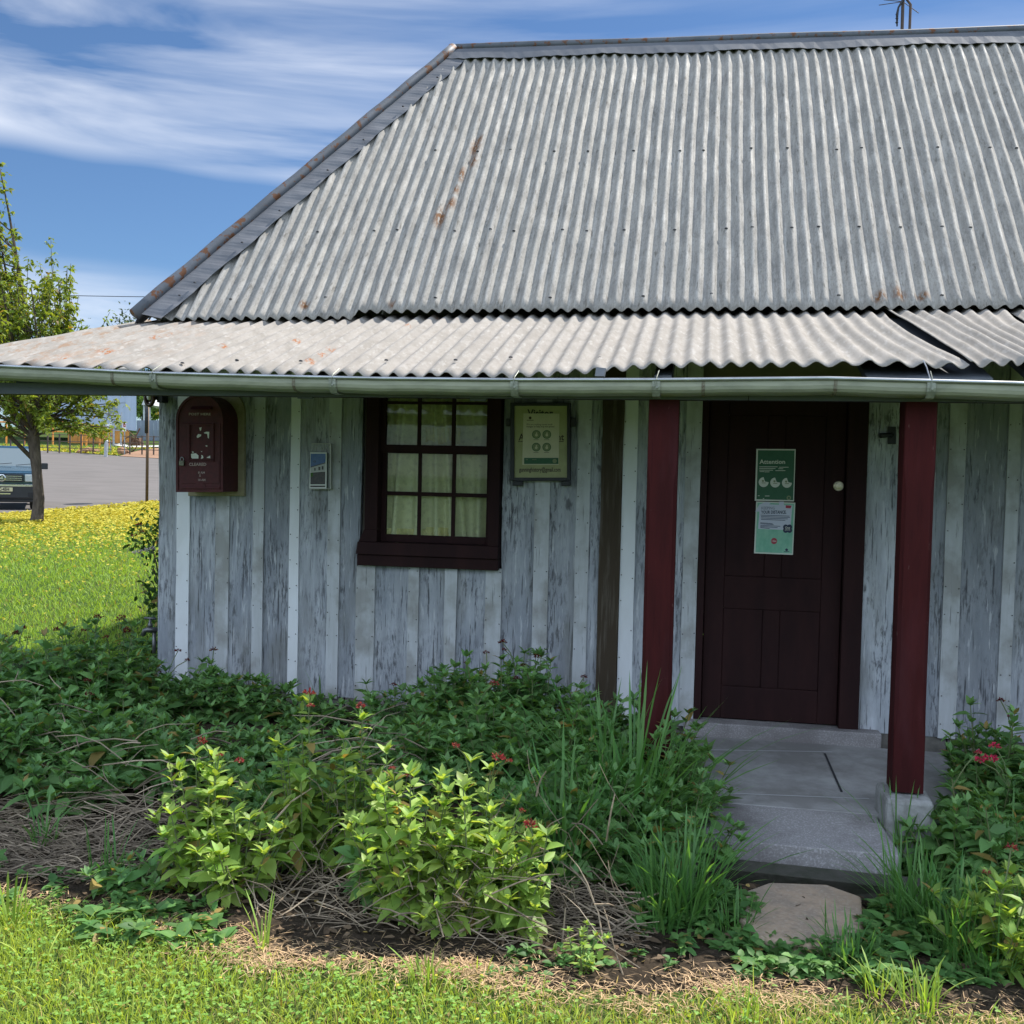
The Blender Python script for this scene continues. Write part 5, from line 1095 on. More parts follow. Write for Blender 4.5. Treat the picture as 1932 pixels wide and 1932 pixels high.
# heaps of dead stems, soil litter, straw and low weeds (uncountable)
M_DRY = pmat('dry_stem', (.34, .27, .195), .9, spec=.08, var=(.15, .12, .09), vscale=(5, 5, 5), isl=.5)
def dry(name, regs, ln, rmin=.0009, rmax=.0040):
    m = MB()
    for (us, vs, ys, zs, n, dirn, tilt) in regs:
        for k in range(n):
            f = rng.uniform(0, 1); u = us[0]+(us[1]-us[0])*rng.uniform(); v = vs[0]+(vs[1]-vs[0])*f; Y = ys[0]+(ys[1]-ys[0])*f
            p = on_y(u, v, Y); zg = float(g(p[0], p[1])); p[2] = zg+max(.015, min(p[2]-zg, zs)*rng.uniform(.4, 1.05))
            a = dirn+rng.normal(0, .75)+(pi if rng.random() < .5 else 0); e = rng.normal(tilt, .3); l = ln*rng.uniform(.15, 1.25)
            d = np.array([cos(a)*cos(e), sin(a)*cos(e), sin(e)]); c1 = rng.normal(0, .06, 3)*l; c1[2] = abs(c1[2])*.8
            q = [p-d*l*.5, p-d*l*.17+c1, p+d*l*.17+c1*.9, p+d*l*.5-np.array([0, 0, .05*l])]
            q = [np.array([a_[0], a_[1], max(a_[2], float(g(a_[0], a_[1]))+.004)]) for a_ in q]
            r = rmin+(rmax-rmin)*rng.uniform(0, 1)**2.2; m.tube(q, [r, r, r*.9, r*.6], 4, caps=False)
    o = m.build(name, M_DRY, None); return tag(o, kind='stuff')
dry('dry_stems', [((-60, 330), (1500, 1690), (-2.05, -2.66), .24, 620, .15, .05), ((-60, 160), (1560, 1690), (-2.2, -2.7), .2, 260, .1, 0)], .34)
dry('dry_stems', [((1000, 1190), (1660, 1790), (-2.35, -2.75), .16, 230, -.2, .0), ((500, 1000), (1720, 1810), (-2.5, -2.85), .08, 150, .0, .05), ((480, 700), (1560, 1700), (-2.25, -2.5), .3, 110, .6, .5)], .30)
dry('dry_stems', [((140, 420), (1340, 1480), (-1.9, -2.1), .6, 26, .3, .1), ((560, 780), (1330, 1460), (-1.5, -1.9), .5, 46, .4, .2), ((0, 160), (1240, 1420), (-1.5, -1.8), .7, 16, .2, .4), ((420, 1180), (1640, 1780), (-2.5, -2.85), .25, 46, .4, .4)], .38, .002, .0042)
dry('dead_stalks', [((420, 1180), (1430, 1690), (-2.45, -2.75), .55, 70, .2, .95), ((330, 720), (1500, 1700), (-2.4, -2.8), .4, 60, .3, .6), ((620, 1000), (1560, 1720), (-2.75, -2.9), .3, 50, .1, .4)], .30, .0014, .0040)
# dead leaf litter and straw
patch0 = lambda X, Y: S_(.3, .7, .5+.5*np.sin(X*5.3+np.sin(Y*9)*1.2)*np.cos(Y*8+X*2.1))
n = 15000; X = rng.uniform(-3.4, 1.6, n); off = rng.normal(-.01, .055, n)+.10*(rng.uniform(0, 1, n) < .25)*rng.uniform(0, 1.5, n); Y = bed_front(X)+off; keep = (rng.uniform(0, 1, n) < .35+.65*patch0(X, Y))*((X > -2.15)*(X < .45)+(rng.uniform(0, 1, n) < .18)) > 0
X, Y = X[keep], Y[keep]; n = len(X); a = rng.uniform(0, 2*pi, n); D = np.stack([np.cos(a), np.sin(a), rng.normal(0, .15, n)], 1)
V, t, q = leaf_arrays(np.stack([X, Y, g(X, Y)+.016+rng.uniform(0, .012, n)], 1), D, np.tile([0, 0, 1.], (n, 1)), rng.uniform(.012, .075, n), rng.uniform(.0012, .0042, n), .1, .05)
M_STRAW = leafmat('dry_straw', (.62, .43, .25), (.46, .32, .19), .15, .3, .85, .1, (1.1, 1, .8))
tag(npmesh('straw', V, t, q, M_STRAW), kind='stuff')
n = 2600; X = rng.uniform(-3.6, 2.6, n); Y = bed_front(X)+rng.uniform(.05, 1.2, n); a = rng.uniform(0, 2*pi, n)
V, t, q = leaf_arrays(np.stack([X, Y, g(X, Y)+.018+rng.uniform(0, .01, n)], 1), np.stack([np.cos(a), np.sin(a), rng.normal(0, .2, n)], 1), unit(rng.normal(0, .35, (n, 3))+np.array([0, 0, 1])), rng.uniform(.02, .06, n), rng.uniform(.008, .022, n), .2, .1)
tag(npmesh('leaf_litter', V, t, q, leafmat('dead_leaf', (.085, .06, .04), (.16, .115, .075), .1, .35, .9, .1, (1, 1, 1))), kind='stuff')
# low weeds: little rosettes
def weeds(regs):
    LP, LD, LN, LL, LW = [], [], [], [], []
    for (u0, u1, v0, v1, n, sz) in regs:
        for k in range(n):
            c = on_g(rng.uniform(u0, u1), rng.uniform(v0, v1)); h = rng.uniform(.01, .07)
            for j in range(rng.integers(7, 13)):
                b = rng.uniform(0, 6.28); el = rng.uniform(-.1, .7); d = np.array([cos(b)*cos(el), sin(b)*cos(el), sin(el)]); l = sz*rng.uniform(.6, 1.3)
                LP.append(c+np.array([0, 0, h*rng.uniform(.2, 1)])); LD.append(d); LN.append(unit(np.array([0, 0, 1.])+rng.normal(0, .25, 3))); LL.append(l); LW.append(l*rng.uniform(.45, .7))
    V, t, q = leaf_arrays(np.array(LP), np.array(LD), np.array(LN), np.array(LL), np.array(LW), .3, .12)
    return tag(npmesh('low_weeds', V, t, q, leafmat('weed_leaf', (.08, .20, .055), (.15, .28, .08), .35, .3, .55, .3)), kind='stuff')
weeds([(1270,1420,1690,1800,60,.05),(1380,1660,1785,1850,120,.04),(1620,1900,1700,1860,160,.055),(150,420,1715,1790,40,.06),(-60,420,1640,1740,60,.045),(1180,1300,1650,1760,40,.06),(900,1300,1800,1850,26,.035),(1690,1932,1600,1700,60,.06),(1550,1640,1640,1690,40,.03),(230,330,1215,1290,60,.06)])

# ------------------------------------------------------------------ lawns
def inlawn(X, Y): return Y < bed_front(X)+.03
LAWN = leafmat('lawn_blade', (.30, .42, .07), (.44, .52, .11), .40, .25, .55, .25, (1.5, 1.4, .5))
CLOV = leafmat('clover_leaf', (.20, .38, .075), (.29, .46, .10), .40, .22, .5, .3, (1.5, 1.4, .5))
DRYG = leafmat('dry_lawn_blade', (.58, .46, .22), (.46, .36, .16), .3, .25, .8, .1, (1.2, 1.1, .7))
def scatter(n, x0, x1, y0, y1):
    X = rng.uniform(x0, x1, n); Y = rng.uniform(y0, y1, n); k = inlawn(X, Y); return X[k], Y[k]
def patch(X, Y): return .5+.5*np.sin(X*3.1+np.sin(Y*4.3)*1.5)*np.cos(Y*5.0+X*1.3)
X, Y = scatter(112000, -4.9, 3.3, -4.3, -2.75); dryw = np.clip(S_(-1.9, .8, X)*.75+.1, 0, 1); pt_ = patch(X, Y)
isd = rng.uniform(0, 1, len(X)) < dryw*(.20+.45*pt_)
edge = np.clip((bed_front(X)-Y)/.15, 0.15, 1); thin = rng.uniform(0, 1, len(X)) < edge
for name, sel, mat_, l0, l1 in (('lawn_grass', ~isd & thin, LAWN, .018, .055), ('dry_lawn_grass', isd, DRYG, .015, .045)):
    x_, y_ = X[sel], Y[sel]; n = len(x_); a = rng.uniform(0, 2*pi, n); l = rng.uniform(.15, 1.1, n)
    V, t, q = blade_arrays(np.stack([x_, y_, g(x_, y_)], 1), np.stack([l*np.cos(a), l*np.sin(a)], 1), rng.uniform(l0, l1, n), rng.uniform(.0022, .0045, n), 3)
    tag(npmesh(name, V, t, q, mat_), kind='stuff')
X, Y = scatter(1300, -4.9, 3.3, -4.3, -2.8); n = len(X); a = rng.uniform(0, 2*pi, n); l = rng.uniform(.2, 1.0, n)
V, t, q = blade_arrays(np.stack([X, Y, g(X, Y)], 1), np.stack([l*np.cos(a), l*np.sin(a)], 1), rng.uniform(.05, .12, n), rng.uniform(.003, .006, n), 4)
tag(npmesh('tall_lawn_blades', V, t, q, LAWN), kind='stuff')
X, Y = scatter(21500, -4.9, 3.3, -4.3, -2.75); keep = rng.uniform(0, 1, len(X)) < (1.0-.72*S_(-1.6, .3, X))*(.45+.55*patch(X*1.3+4, Y*1.2)); X, Y = X[keep], Y[keep]
n = len(X); h = rng.uniform(.012, .04, n); a0 = rng.uniform(0, 6.28, n); ps = []
for k in range(3):
    a = a0+k*2.094; D = np.stack([np.cos(a), np.sin(a), rng.uniform(-.1, .45, n)], 1)
    ps.append(leaf_arrays(np.stack([X, Y, g(X, Y)+h], 1), D, unit(np.tile([0, 0, 1.], (n, 1))+rng.normal(0, .25, (n, 3))), rng.uniform(.007, .013, n), rng.uniform(.007, .012, n), .2, .1, .9, 1.0))
V, t, q = merge(ps); tag(npmesh('clover', V, t, q, CLOV), kind='stuff')
n = 90; X, Y = scatter(n, -3.0, 2.0, -3.9, -2.9); n = len(X); a = rng.uniform(0, 6.28, n)
V, t, q = leaf_arrays(np.stack([X, Y, g(X, Y)+.04], 1), np.stack([np.cos(a), np.sin(a), .3*np.ones(n)], 1), np.tile([0, 0, 1.], (n, 1)), .012, .011, .1, .0)
YEL = leafmat('yellow_petal', (.60, .54, .09), (.50, .43, .06), .3, .2, .7, .1, (1.1, 1, .5))
tag(npmesh('buttercups', V, t, q, YEL), kind='stuff')

# side lawn up to the road, with drifts of yellow flowers
def side(n, u0, u1, d0, d1):
    u = rng.uniform(u0, u1, n); D = np.exp(rng.uniform(math.log(d0), math.log(d1), n)); P = CAM[None]+D[:, None]*(FWD[None]+((u-966)/F)[:, None]*RGT[None])
    P[:, 2] = g(P[:, 0], P[:, 1])
    d = P-CAM; q = d@M3; v = 966-F*q[:, 1]/-q[:, 2]; uu = 966+F*q[:, 0]/-q[:, 2]
    road_v = np.interp(uu, [-400, 75, 300, 330], [1003, 966, 946, 944])+np.clip(uu-330, 0, None)*-.06
    k = (v > road_v+.3) & ((P[:, 0] < -3.64) | (P[:, 1] < -.2)) & ((P[:, 1] > -.1) | (P[:, 0] < -5.0)) & ((P[:, 1] > 4.4) | (P[:, 0] < -3.64))
    return P[k], D[k], v[k]
P, D, v = side(100000, -420, 520, 5.2, 38)
n = len(P); a = rng.uniform(0, 6.28, n); l = rng.uniform(.2, 1.2, n)
V, t, q = blade_arrays(P, np.stack([l*np.cos(a), l*np.sin(a)], 1), rng.uniform(.03, .075, n), .0042*np.clip(D/5, 1, 4)*rng.uniform(.7, 1.3, n), 2)
tag(npmesh('side_lawn_grass', V, t, q, leafmat('side_lawn_blade', (.21, .36, .055), (.32, .44, .08), .4, .25, .55, .25, (1.5, 1.4, .5))), kind='stuff')
P, D, v = side(105000, -420, 520, 8, 38)
pr = np.interp(v, [940, 985, 1010, 1035, 1060, 1120, 1200], [.75, .58, .26, .09, .03, .008, .003])*(.65+.35*patch(P[:, 0]*.5, P[:, 1]*.4)); k = rng.uniform(0, 1, len(P)) < pr; P, D = P[k], D[k]
def petals(P, size, name):
    n = len(P); ps = []
    for s in range(2):
        a = rng.uniform(0, 6.28, n); ps.append(leaf_arrays(P+np.array([0, 0, .05])+rng.uniform(-.015, .02, (n, 3)), np.stack([np.cos(a), np.sin(a), rng.uniform(0, .5, n)], 1), unit(np.tile([0, 0, 1.], (n, 1))+rng.normal(0, .4, (n, 3))), size*rng.uniform(.6, 1.2, n), size*rng.uniform(.6, 1.0, n), .1, .05))
    V, t, q = merge(ps); return tag(npmesh(name, V, t, q, YEL), kind='stuff')
petals(P, np.clip(D*.0028, .03, .09), 'yellow_flowers')
# verge across the road
n = 9000; u = rng.uniform(-120, 330, n); vv = rng.uniform(843, 866, n); D = rng.uniform(44, 60, n); P = CAM[None]+D[:, None]*(FWD[None]+((u-966)/F)[:, None]*RGT[None]); P[:, 2] = g(P[:, 0], P[:, 1])
q_ = (P-CAM)@M3; v = 966-F*q_[:, 1]/-q_[:, 2]; uu = 966+F*q_[:, 0]/-q_[:, 2]; lim = np.interp(uu, [-400, 60, 300, 330], [842, 850, 866, 867]); k = (v < lim-.2)&~((uu > 225)&(v > 848)); P = P[k]
kk = rng.uniform(0, 1, len(P)) < .55; petals(P[kk], .17, 'yellow_flowers')
P = P[~kk]; n = len(P); a = rng.uniform(0, 6.28, n); V, t, q = blade_arrays(P, np.stack([.5*np.cos(a), .5*np.sin(a)], 1), rng.uniform(.15, .3, n), .06, 2)
tag(npmesh('verge_grass', V, t, q, leafmat('verge_blade', (.2, .32, .05), (.28, .38, .07), .4, .25, .55, .2)), kind='stuff')

# ------------------------------------------------------------------ trees and shrubs
BARK = pmat('grey_brown_bark', (.075, .06, .05), .95, spec=.1, var=(.13, .105, .085), vscale=(14, 14, 4), vlow=.42, vhigh=.62, bump=(1.0, .03), bscale=(18, 18, 5))
TLEAF = leafmat('street_tree_leaf', (.24, .29, .05), (.15, .23, .045), .40, .3, .55, .25, (1.6, 1.4, .5))
def bez(a, b, c, n): return [np.array(a)*(1-t)**2+np.array(b)*2*t*(1-t)+np.array(c)*t*t for t in np.linspace(0, 1, n)]
def street_tree(base, label):
    o = thing('street_tree', label, 'tree', base); m = MB()
    fork = base+np.array([-.05, 0, 1.75])
    m.tube([base-np.array([0, 0, .1]), base+np.array([.05, 0, .1]), base+np.array([.09, 0, .5]), base+np.array([.03, 0, 1.1]), fork, fork+np.array([.0, 0, .25])], [.15, .125, .105, .098, .12, .09], 12); m.build('trunk', BARK, o, smooth=True)
    Rh = lambda h: float(np.interp(h, [1.8, 2.2, 2.7, 3.6, 4.4, 5.2, 6.0, 6.9, 7.6], [.8, 1.75, 2.05, 2.0, 1.75, 1.4, 1.05, .65, .25]))
    LP, LD, LN, LL = [], [], [], []; br = MB()
    def leafy(pts, dens, t0):
        for i in range(len(pts)-1):
            if i/(len(pts)-1) < t0: continue
            seg = pts[i+1]-pts[i]
            for k in range(int(np.linalg.norm(seg)/.10*dens)+1):
                c = pts[i]+seg*rng.uniform()+rng.normal(0, .05, 3)
                for j in range(rng.integers(3, 7)):
                    b = rng.uniform(0, 6.28); el = rng.uniform(-.8, .35); LP.append(c+rng.normal(0, .02, 3)); LD.append((cos(b)*cos(el), sin(b)*cos(el), sin(el))); LN.append(unit(np.array([0, 0, 1.])+rng.normal(0, .45, 3))); LL.append(rng.uniform(.07, .135))
    ax = lambda lx, ly: RGT*lx+FWD*ly
    offh = lambda h: ax(-max(0, h-2.6)*.17, 0)
    limbs = []
    for k in range(9):
        a = 2*pi*k/9+rng.normal(0, .2); h = rng.uniform(4.5, 7.0); r = Rh(h)*rng.uniform(.5, .9)
        e = base+offh(h)+ax(r*cos(a), r*sin(a))+np.array([0, 0, h]); s = fork+np.array([0, 0, rng.uniform(-.05, .3)]); c = s+ax(r*.85*cos(a), r*.85*sin(a))+np.array([0, 0, (h-1.8)*.3])
        pts = bez(s, c, e, 16); limbs.append(pts); br.tube(pts, list(np.linspace(.055, .010, 16)), 6); leafy(pts, 1.3, .38)
    pts = bez(fork, fork+np.array([-.15, 0, 3]), base+ax(-.8, 0)+np.array([0, 0, 7.35]), 16); limbs.append(pts); br.tube(pts, list(np.linspace(.07, .008, 16)), 6); leafy(pts, 1.2, .4)
    for k in range(190):
        L_ = limbs[rng.integers(0, len(limbs))]; i = rng.integers(2, 12); s = L_[i]; h = min(s[2]-base[2]+rng.uniform(.35, 2.0), 7.3); a = math.atan2(np.dot(s-base, FWD), np.dot(s-base, RGT))+rng.normal(0, .8); r = Rh(h)*rng.uniform(.35, 1.0)
        e = base+offh(h)+ax(r*cos(a), r*sin(a))+np.array([0, 0, h]); c = s+(e-s)*np.array([.75, .75, .25]); pts = bez(s, c, e, 9); br.tube(pts, list(np.linspace(.016, .004, 9)), 4, caps=False); leafy(pts, 1.25, .25)
    for k in range(34):      # low spreading boughs
        a = rng.uniform(0, 6.28) if k > 12 else rng.normal(0, .6); h = rng.uniform(1.75, 3.0); r = rng.uniform(.9, 2.05)
        s = fork+np.array([0, 0, rng.uniform(-.15, .5)]); e = base+ax(r*cos(a), r*sin(a))+np.array([0, 0, h]); c = s+(e-s)*.5+np.array([0, 0, .25]); pts = bez(s, c, e, 12); br.tube(pts, list(np.linspace(.028, .004, 12)), 5, caps=False); leafy(pts, 1.7, .3)
    e = base+ax(-1.3, -.4)+np.array([0, 0, 2.75]); br.tube([fork-np.array([0, 0, .45]), (fork+e)/2-np.array([0, 0, .25]), e], [.05, .04, .025], 6)
    br.build('branches', BARK, o, smooth=True)
    LL = np.array(LL); V, t, q = leaf_arrays(np.array(LP), np.array(LD), np.array(LN), LL, LL*rng.uniform(.4, .6, len(LL)), .35, .12)
    npmesh('crown', V, t, q, TLEAF, o)
tb = on_g(66, 986); street_tree(tb, 'young open crowned street tree with dark trunk on the flowery lawn beside the car')

def bush(name, label, cat, c, r, h, n, mat, leaf, flowers=0, trunk=True, group=None):
    o = thing(name, label, cat, c, group); c = np.array(c, float)
    m = MB(); ends = [c+np.array([r*.7*cos(a)*rng.uniform(.3, 1), r*.7*sin(a)*rng.uniform(.3, 1), h*rng.uniform(.5, .9)]) for a in np.linspace(0, 6, 9)]
    if trunk:
        hb = c+np.array([0, 0, h*.28]); m.tube([c-np.array([0, 0, .1]), hb], [r*.09, r*.07], 7)
        for e in ends: m.tube(bez(hb, (hb+e)/2+np.array([0, 0, .1*h]), e, 5), list(np.linspace(r*.05, r*.012, 5)), 5, caps=False)
    else:
        for e in ends: m.tube(bez(c, (c+e)/2+np.array([0, 0, .1*h]), e, 5), list(np.linspace(.012, .004, 5)), 5, caps=False)
    m.build('trunk' if trunk else 'stems', BARK, o)
    cl = rng.normal(0, 1, (max(14, n//130), 3)); cl = unit(cl)*rng.uniform(.35, 1.0, (len(cl), 1))
    k = rng.integers(0, len(cl), n); q_ = cl[k]+rng.normal(0, .20, (n, 3)); P = c+np.array([0, 0, h*.58])+q_*np.array([r, r, h*.42])
    D = unit(rng.normal(0, 1, (n, 3))); V, t, q = leaf_arrays(P, D, unit(q_+rng.normal(0, .5, (n, 3))+np.array([0, 0, .4])), leaf*rng.uniform(.6, 1.3, n), leaf*rng.uniform(.35, .6, n), .3, .12)
    npmesh('crown' if trunk else 'foliage', V, t, q, mat, o)
    return o
ROSE = leafmat('rose_leaf', (.035, .085, .02), (.075, .14, .03), .3, .3, .5, .35)
rc = on_g(326, 1205); rc = np.array([rc[0]-.05, max(rc[1], 1.1), 0]); rc = at(318, 1120, 8.3); rc[2] = float(g(rc[0], rc[1]))
rb_ = bush('rose_bush', 'leafy rose bush with pale and dark spent blooms at the cottage side wall', 'rose bush', rc, .33, 1.0, 1500, ROSE, .055, trunk=False)
for u, v, mt in ((268, 1003, FLOWD), (262, 990, FLOWD), (253, 1011, FLOWD), (258, 1043, None), (272, 1040, None), (285, 1036, None)):
    c = at(u, v, 8.15); flower_mesh('bloom', c, .028 if mt else .034, mt or leafmat('faded_white_bloom', (.55, .52, .50), (.60, .50, .45), .3, .1, .7, .2, (1, 1, 1)), rb_, 40)
for k, (u, vt, D, r, lab, mt) in enumerate(((238, 600, 96, 3.0, 'dark round topped tree on the skyline just left of the hip', 'far_dark_leaf'), (214, 612, 104, 3.0, 'lower dark tree on the skyline beside the round topped one', 'far_dark_leaf'), (140, 622, 98, 4.0, 'dark tree behind the street tree crown on the skyline', 'far_dark_leaf'), (270, 715, 84, 1.7, 'bright green tree right of the blue shed', 'far_bright_leaf'), (60, 640, 110, 5.0, 'broad dark tree far behind the car', 'far_dark_leaf'), (322, 735, 92, 3.0, 'green tree behind the cottage corner beyond the grey fence', 'far_bright_leaf'))):
    tp = at(u, vt, D); zb = float(g(tp[0], tp[1])); col = ((.035, .06, .022), (.055, .085, .03)) if 'dark' in mt else ((.11, .19, .03), (.08, .15, .03))
    bush('background_tree', lab, 'tree', (tp[0], tp[1], zb), r, (tp[2]-zb)*.98, 2600, leafmat(mt, col[0], col[1], .3, .3, .6, .2), .42, group='trees on the skyline')

# ------------------------------------------------------------------ car
cp = at(3, 970, 26.0); cz = float(g(cp[0], cp[1]))+.03
car = thing('parked_car', 'dark teal four wheel drive parked facing us behind the street tree', 'car', (cp[0], cp[1], cz), rotz=YAW+R(25))
M_CARP = pmat('teal_car_paint', (.035, .095, .15), .25, metal=.35, spec=.6, var=(.03, .085, .135), vscale=(2, 2, 2)); M_CARP.node_tree.nodes['Principled BSDF'].inputs['Coat Weight'].default_value = .6
M_PLAS = pmat('dark_grey_plastic', (.035, .038, .043), .55, var=(.028, .03, .034), vscale=(9, 9, 9)); M_CHR = pmat('chrome', (.75, .76, .78), .15, metal=1.0); M_TYRE = pmat('tyre_rubber', (.018, .018, .019), .85, var=(.03, .03, .03), vscale=(20, 20, 20))
M_GLS = pmat('car_glass', (.16, .20, .22), .05, spec=.9); M_HEAD = pmat('headlight_glass', (.55, .60, .62), .08, spec=.8, var=(.42, .46, .48), vscale=(30, 2, 30)); M_PLATE = pmat('plate_yellow', (.62, .58, .36), .5)
hw = .86
m = MB()
m.hexa([(-hw, .10, .42), (hw, .10, .42), (hw, 4.2, .42), (-hw, 4.2, .42)], [(-hw, .06, .93), (hw, .06, .93), (hw, 4.2, 1.0), (-hw, 4.2, 1.0)])
m.hexa([(-hw+.02, .07, .93), (hw-.02, .07, .93), (hw-.02, 1.35, .96), (-hw+.02, 1.35, .96)], [(-hw+.14, .16, 1.0), (hw-.14, .16, 1.0), (hw-.07, 1.35, 1.13), (-hw+.07, 1.35, 1.13)])
m.hexa([(-hw+.03, 1.30, .98), (hw-.03, 1.30, .98), (hw-.03, 4.15, 1.0), (-hw+.03, 4.15, 1.0)], [(-hw+.17, 1.95, 1.66), (hw-.17, 1.95, 1.66), (hw-.17, 4.0, 1.70), (-hw+.17, 4.0, 1.70)])
m.build('body', M_CARP, car, local=True, bevel=.05)
m = MB(); y_ = lambda z: 1.30+.65*(z-.98)/.68-.012
m.hexa([(-hw+.10, y_(1.12), 1.12), (hw-.10, y_(1.12), 1.12), (hw-.10, y_(1.12)+.03, 1.12), (-hw+.10, y_(1.12)+.03, 1.12)], [(-hw+.24, y_(1.60), 1.60), (hw-.24, y_(1.60), 1.60), (hw-.24, y_(1.60)+.03, 1.60), (-hw+.24, y_(1.60)+.03, 1.60)]); m.build('windscreen', M_GLS, car, local=True)
for s in (-1, 1):
    m = MB(); m.hexa([(s*(hw-.045), 1.5, 1.06), (s*(hw-.02), 1.5, 1.06), (s*(hw-.02), 4.0, 1.06), (s*(hw-.045), 4.0, 1.06)], [(s*(hw-.15), 2.02, 1.6), (s*(hw-.135), 2.02, 1.6), (s*(hw-.135), 3.9, 1.6), (s*(hw-.15), 3.9, 1.6)]); m.build('side_window', M_GLS, car, local=True)
    m = MB(); m.box(s*.98-.10, s*.98+.10, 1.42, 1.56, 1.05, 1.22); m.box(min(s*.80, s*.92), max(s*.80, s*.92), 1.46, 1.52, 1.06, 1.11); m.build('door_mirror', M_PLAS, car, local=True, bevel=.02)
    m = MB(); m.box(min(s*.53, s*.80), max(s*.53, s*.80), .035, .12, .73, .91); m.build('headlight', M_HEAD, car, local=True, bevel=.015)
    m = MB(); m.box(min(s*.60, s*.80), max(s*.60, s*.80), -.028, .0, .34, .46); m.build('fog_recess', M_DARK, car, local=True, bevel=.01)
    for yw in (.75, 3.4):
        m = MB(); m.lathe([(.20, -.12), (.33, -.11), (.355, -.06), (.355, .06), (.33, .11), (.20, .12)], (s*.76, yw, .355), 'x', 24); wh = m.build('wheel', M_TYRE, car, local=True, smooth=False)
        m = MB(); m.lathe([(.04, s*.125), (.15, s*.11), (.21, s*.115)], (s*.76, yw, .355), 'x', 18); m.build('rim', M_CHR, wh, local=True)
m = MB(); m.box(-.50, .50, .03, .10, .72, .915); gr = m.build('grille', M_DARK, car, local=True, bevel=.01)
m = MB()
for z in (.755, .805, .855): m.box(-.46, .46, .018, .034, z, z+.016)
m.build('grille_bar', M_CHR, gr, local=True)
m = MB(); m.lathe([(.09, .0), (.09, -.012), (.075, -.018)], (0, .02, .815), 'y', 24, 0); m.lathe([(.066, -.018), (.060, -.021)], (0, .02, .815), 'y', 20, 1)
m.add([(-.045, -.006, .79), (.02, -.006, .775), (.05, -.006, .80), (.01, -.006, .815), (.04, -.006, .85), (-.02, -.006, .862), (-.005, -.006, .83), (-.04, -.006, .825)], [(0, 1, 2, 3), (3, 4, 5, 6), (0, 3, 6, 7)], 0)
m.build('emblem', [M_CHR, M_PLAS], gr, local=True)
m = MB(); m.box(-.90, .90, -.02, .30, .28, .66); m.box(-.80, .80, .03, .30, .20, .30); m.build('bumper', M_PLAS, car, local=True, bevel=.05)
m = MB(); m.box(-.88, .88, -.032, .02, .60, .655); m.build('bumper_strip', M_CHR, car, local=True, bevel=.008)
m = MB(); m.box(-.19, .25, -.045, -.03, .475, .575, 0)
vs, fs = text_mesh('EC-45H', .105, .84, .004); pl = m.build('number_plate', M_PLATE, car, local=True, bevel=.004)
m = MB(); m.add([(x+.03, -.047, z+.525) for x, z in vs], fs); m.build('lettering', M_INK, pl, local=True)
m = MB(); m.box(-.40, .20, -.026, -.015, .40, .43); m.build('intake_strip', M_CHR, car, local=True)
for s in (-.3, .3):
    m = MB(); m.tube([(s, 1.33, 1.145), (s+.5, 1.40, 1.20)], .008, 5); m.build('wiper', M_DARK, car, local=True)

# ------------------------------------------------------------------ things across the lawn and road
pb = on_g(277, 949); D0 = float(np.dot(pb-CAM, FWD)); ptp = at(277.5, 755, D0)
sp_ = thing('sign_pole', 'brown steel sign pole at the road edge with its plate seen edge on', 'sign pole', pb)
M_RPOLE = pmat('brown_steel', (.10, .065, .045), .6, metal=.3, var=(.15, .10, .06), vscale=(9, 9, 3))
m = MB(); m.tube([pb-np.array([0, 0, .1]), (pb[0], pb[1], ptp[2])], .045, 10); m.build('pole', M_RPOLE, sp_, smooth=True)
m = MB(); zt = float(at(277, 757, D0)[2]); zl = float(at(277, 818, D0)[2]); cc = np.array([pb[0]-.06, pb[1], (zt+zl)/2]); hh = (zt-zl)/2
for k in range(1): wy = at(277, 790, 1.0)-CAM; wy[2] = 0; wy = wy/np.linalg.norm(wy); wx_ = np.array([wy[1], -wy[0], 0]); m.prism([cc-wx_*.03+wy*.30*cos(a)+np.array([0, 0, hh*sin(a)]) for a in np.linspace(0, 2*pi, 24, endpoint=False)], wx_*.10)
m.build('sign_plate', M_DARK, sp_)

def Q(u, v, D): return at(u, v, D)
def away(p): d = np.array([p[0]-CAM[0], p[1]-CAM[1], 0.0]); return d/np.linalg.norm(d)
def slab3(mb, c4, depth, mi=0): mb.prism(c4, away(c4[0]*.5+c4[1]*.5)*depth, mi)
SD = 66.0
sh0 = Q(200, 815, SD); shed = thing('farm_shed', 'pale blue ribbed metal shed on a timber base across the road', 'shed', (sh0[0], sh0[1], float(g(sh0[0], sh0[1]))))
M_SHED = pmat('pale_blue_cladding', (.36, .43, .54), .5, metal=.1, var=(.31, .38, .49), vscale=(5, .4, .4), bump=(.6, .05), bscale=(7, .05, .05))
tl, trr, blr, bll = Q(30, 690, SD), Q(257, 700, SD-1), Q(257.5, 813, SD-1), Q(30, 790, SD)
m = MB(); slab3(m, [bll, blr, trr, tl], 7.0); m.build('wall', M_SHED, shed)
m = MB(); rise = np.array([0, 0, 1.5]); o_ = np.array([0, 0, .02]); W_ = away((bll+blr)/2); X_ = unit(trr-tl)*.3
a, b, c, d = tl+o_-X_-W_*.3, trr+o_-W_*.3, trr+W_*3.5+rise, tl+W_*3.5+rise-X_; m.prism([a, b, c, d], (0, 0, .08)); e, f = trr+W_*7.3+o_, tl+W_*7.3+o_-X_; m.prism([d, c, e, f], (0, 0, .08)); m.build('roof', M_ROOF, shed)
m = MB(); q4 = [Q(203.5, 781, SD-.75), Q(218, 782, SD-.75), Q(218, 759, SD-.75), Q(203.5, 758, SD-.75)]; wn_ = MB(); slab3(wn_, [Q(202, 783, SD-.9), Q(219.5, 784, SD-.9), Q(219.5, 757, SD-.9), Q(202, 756, SD-.9)], .2); wn_ = wn_.build('window', pmat('white_frame', (.66, .66, .64), .6), shed)
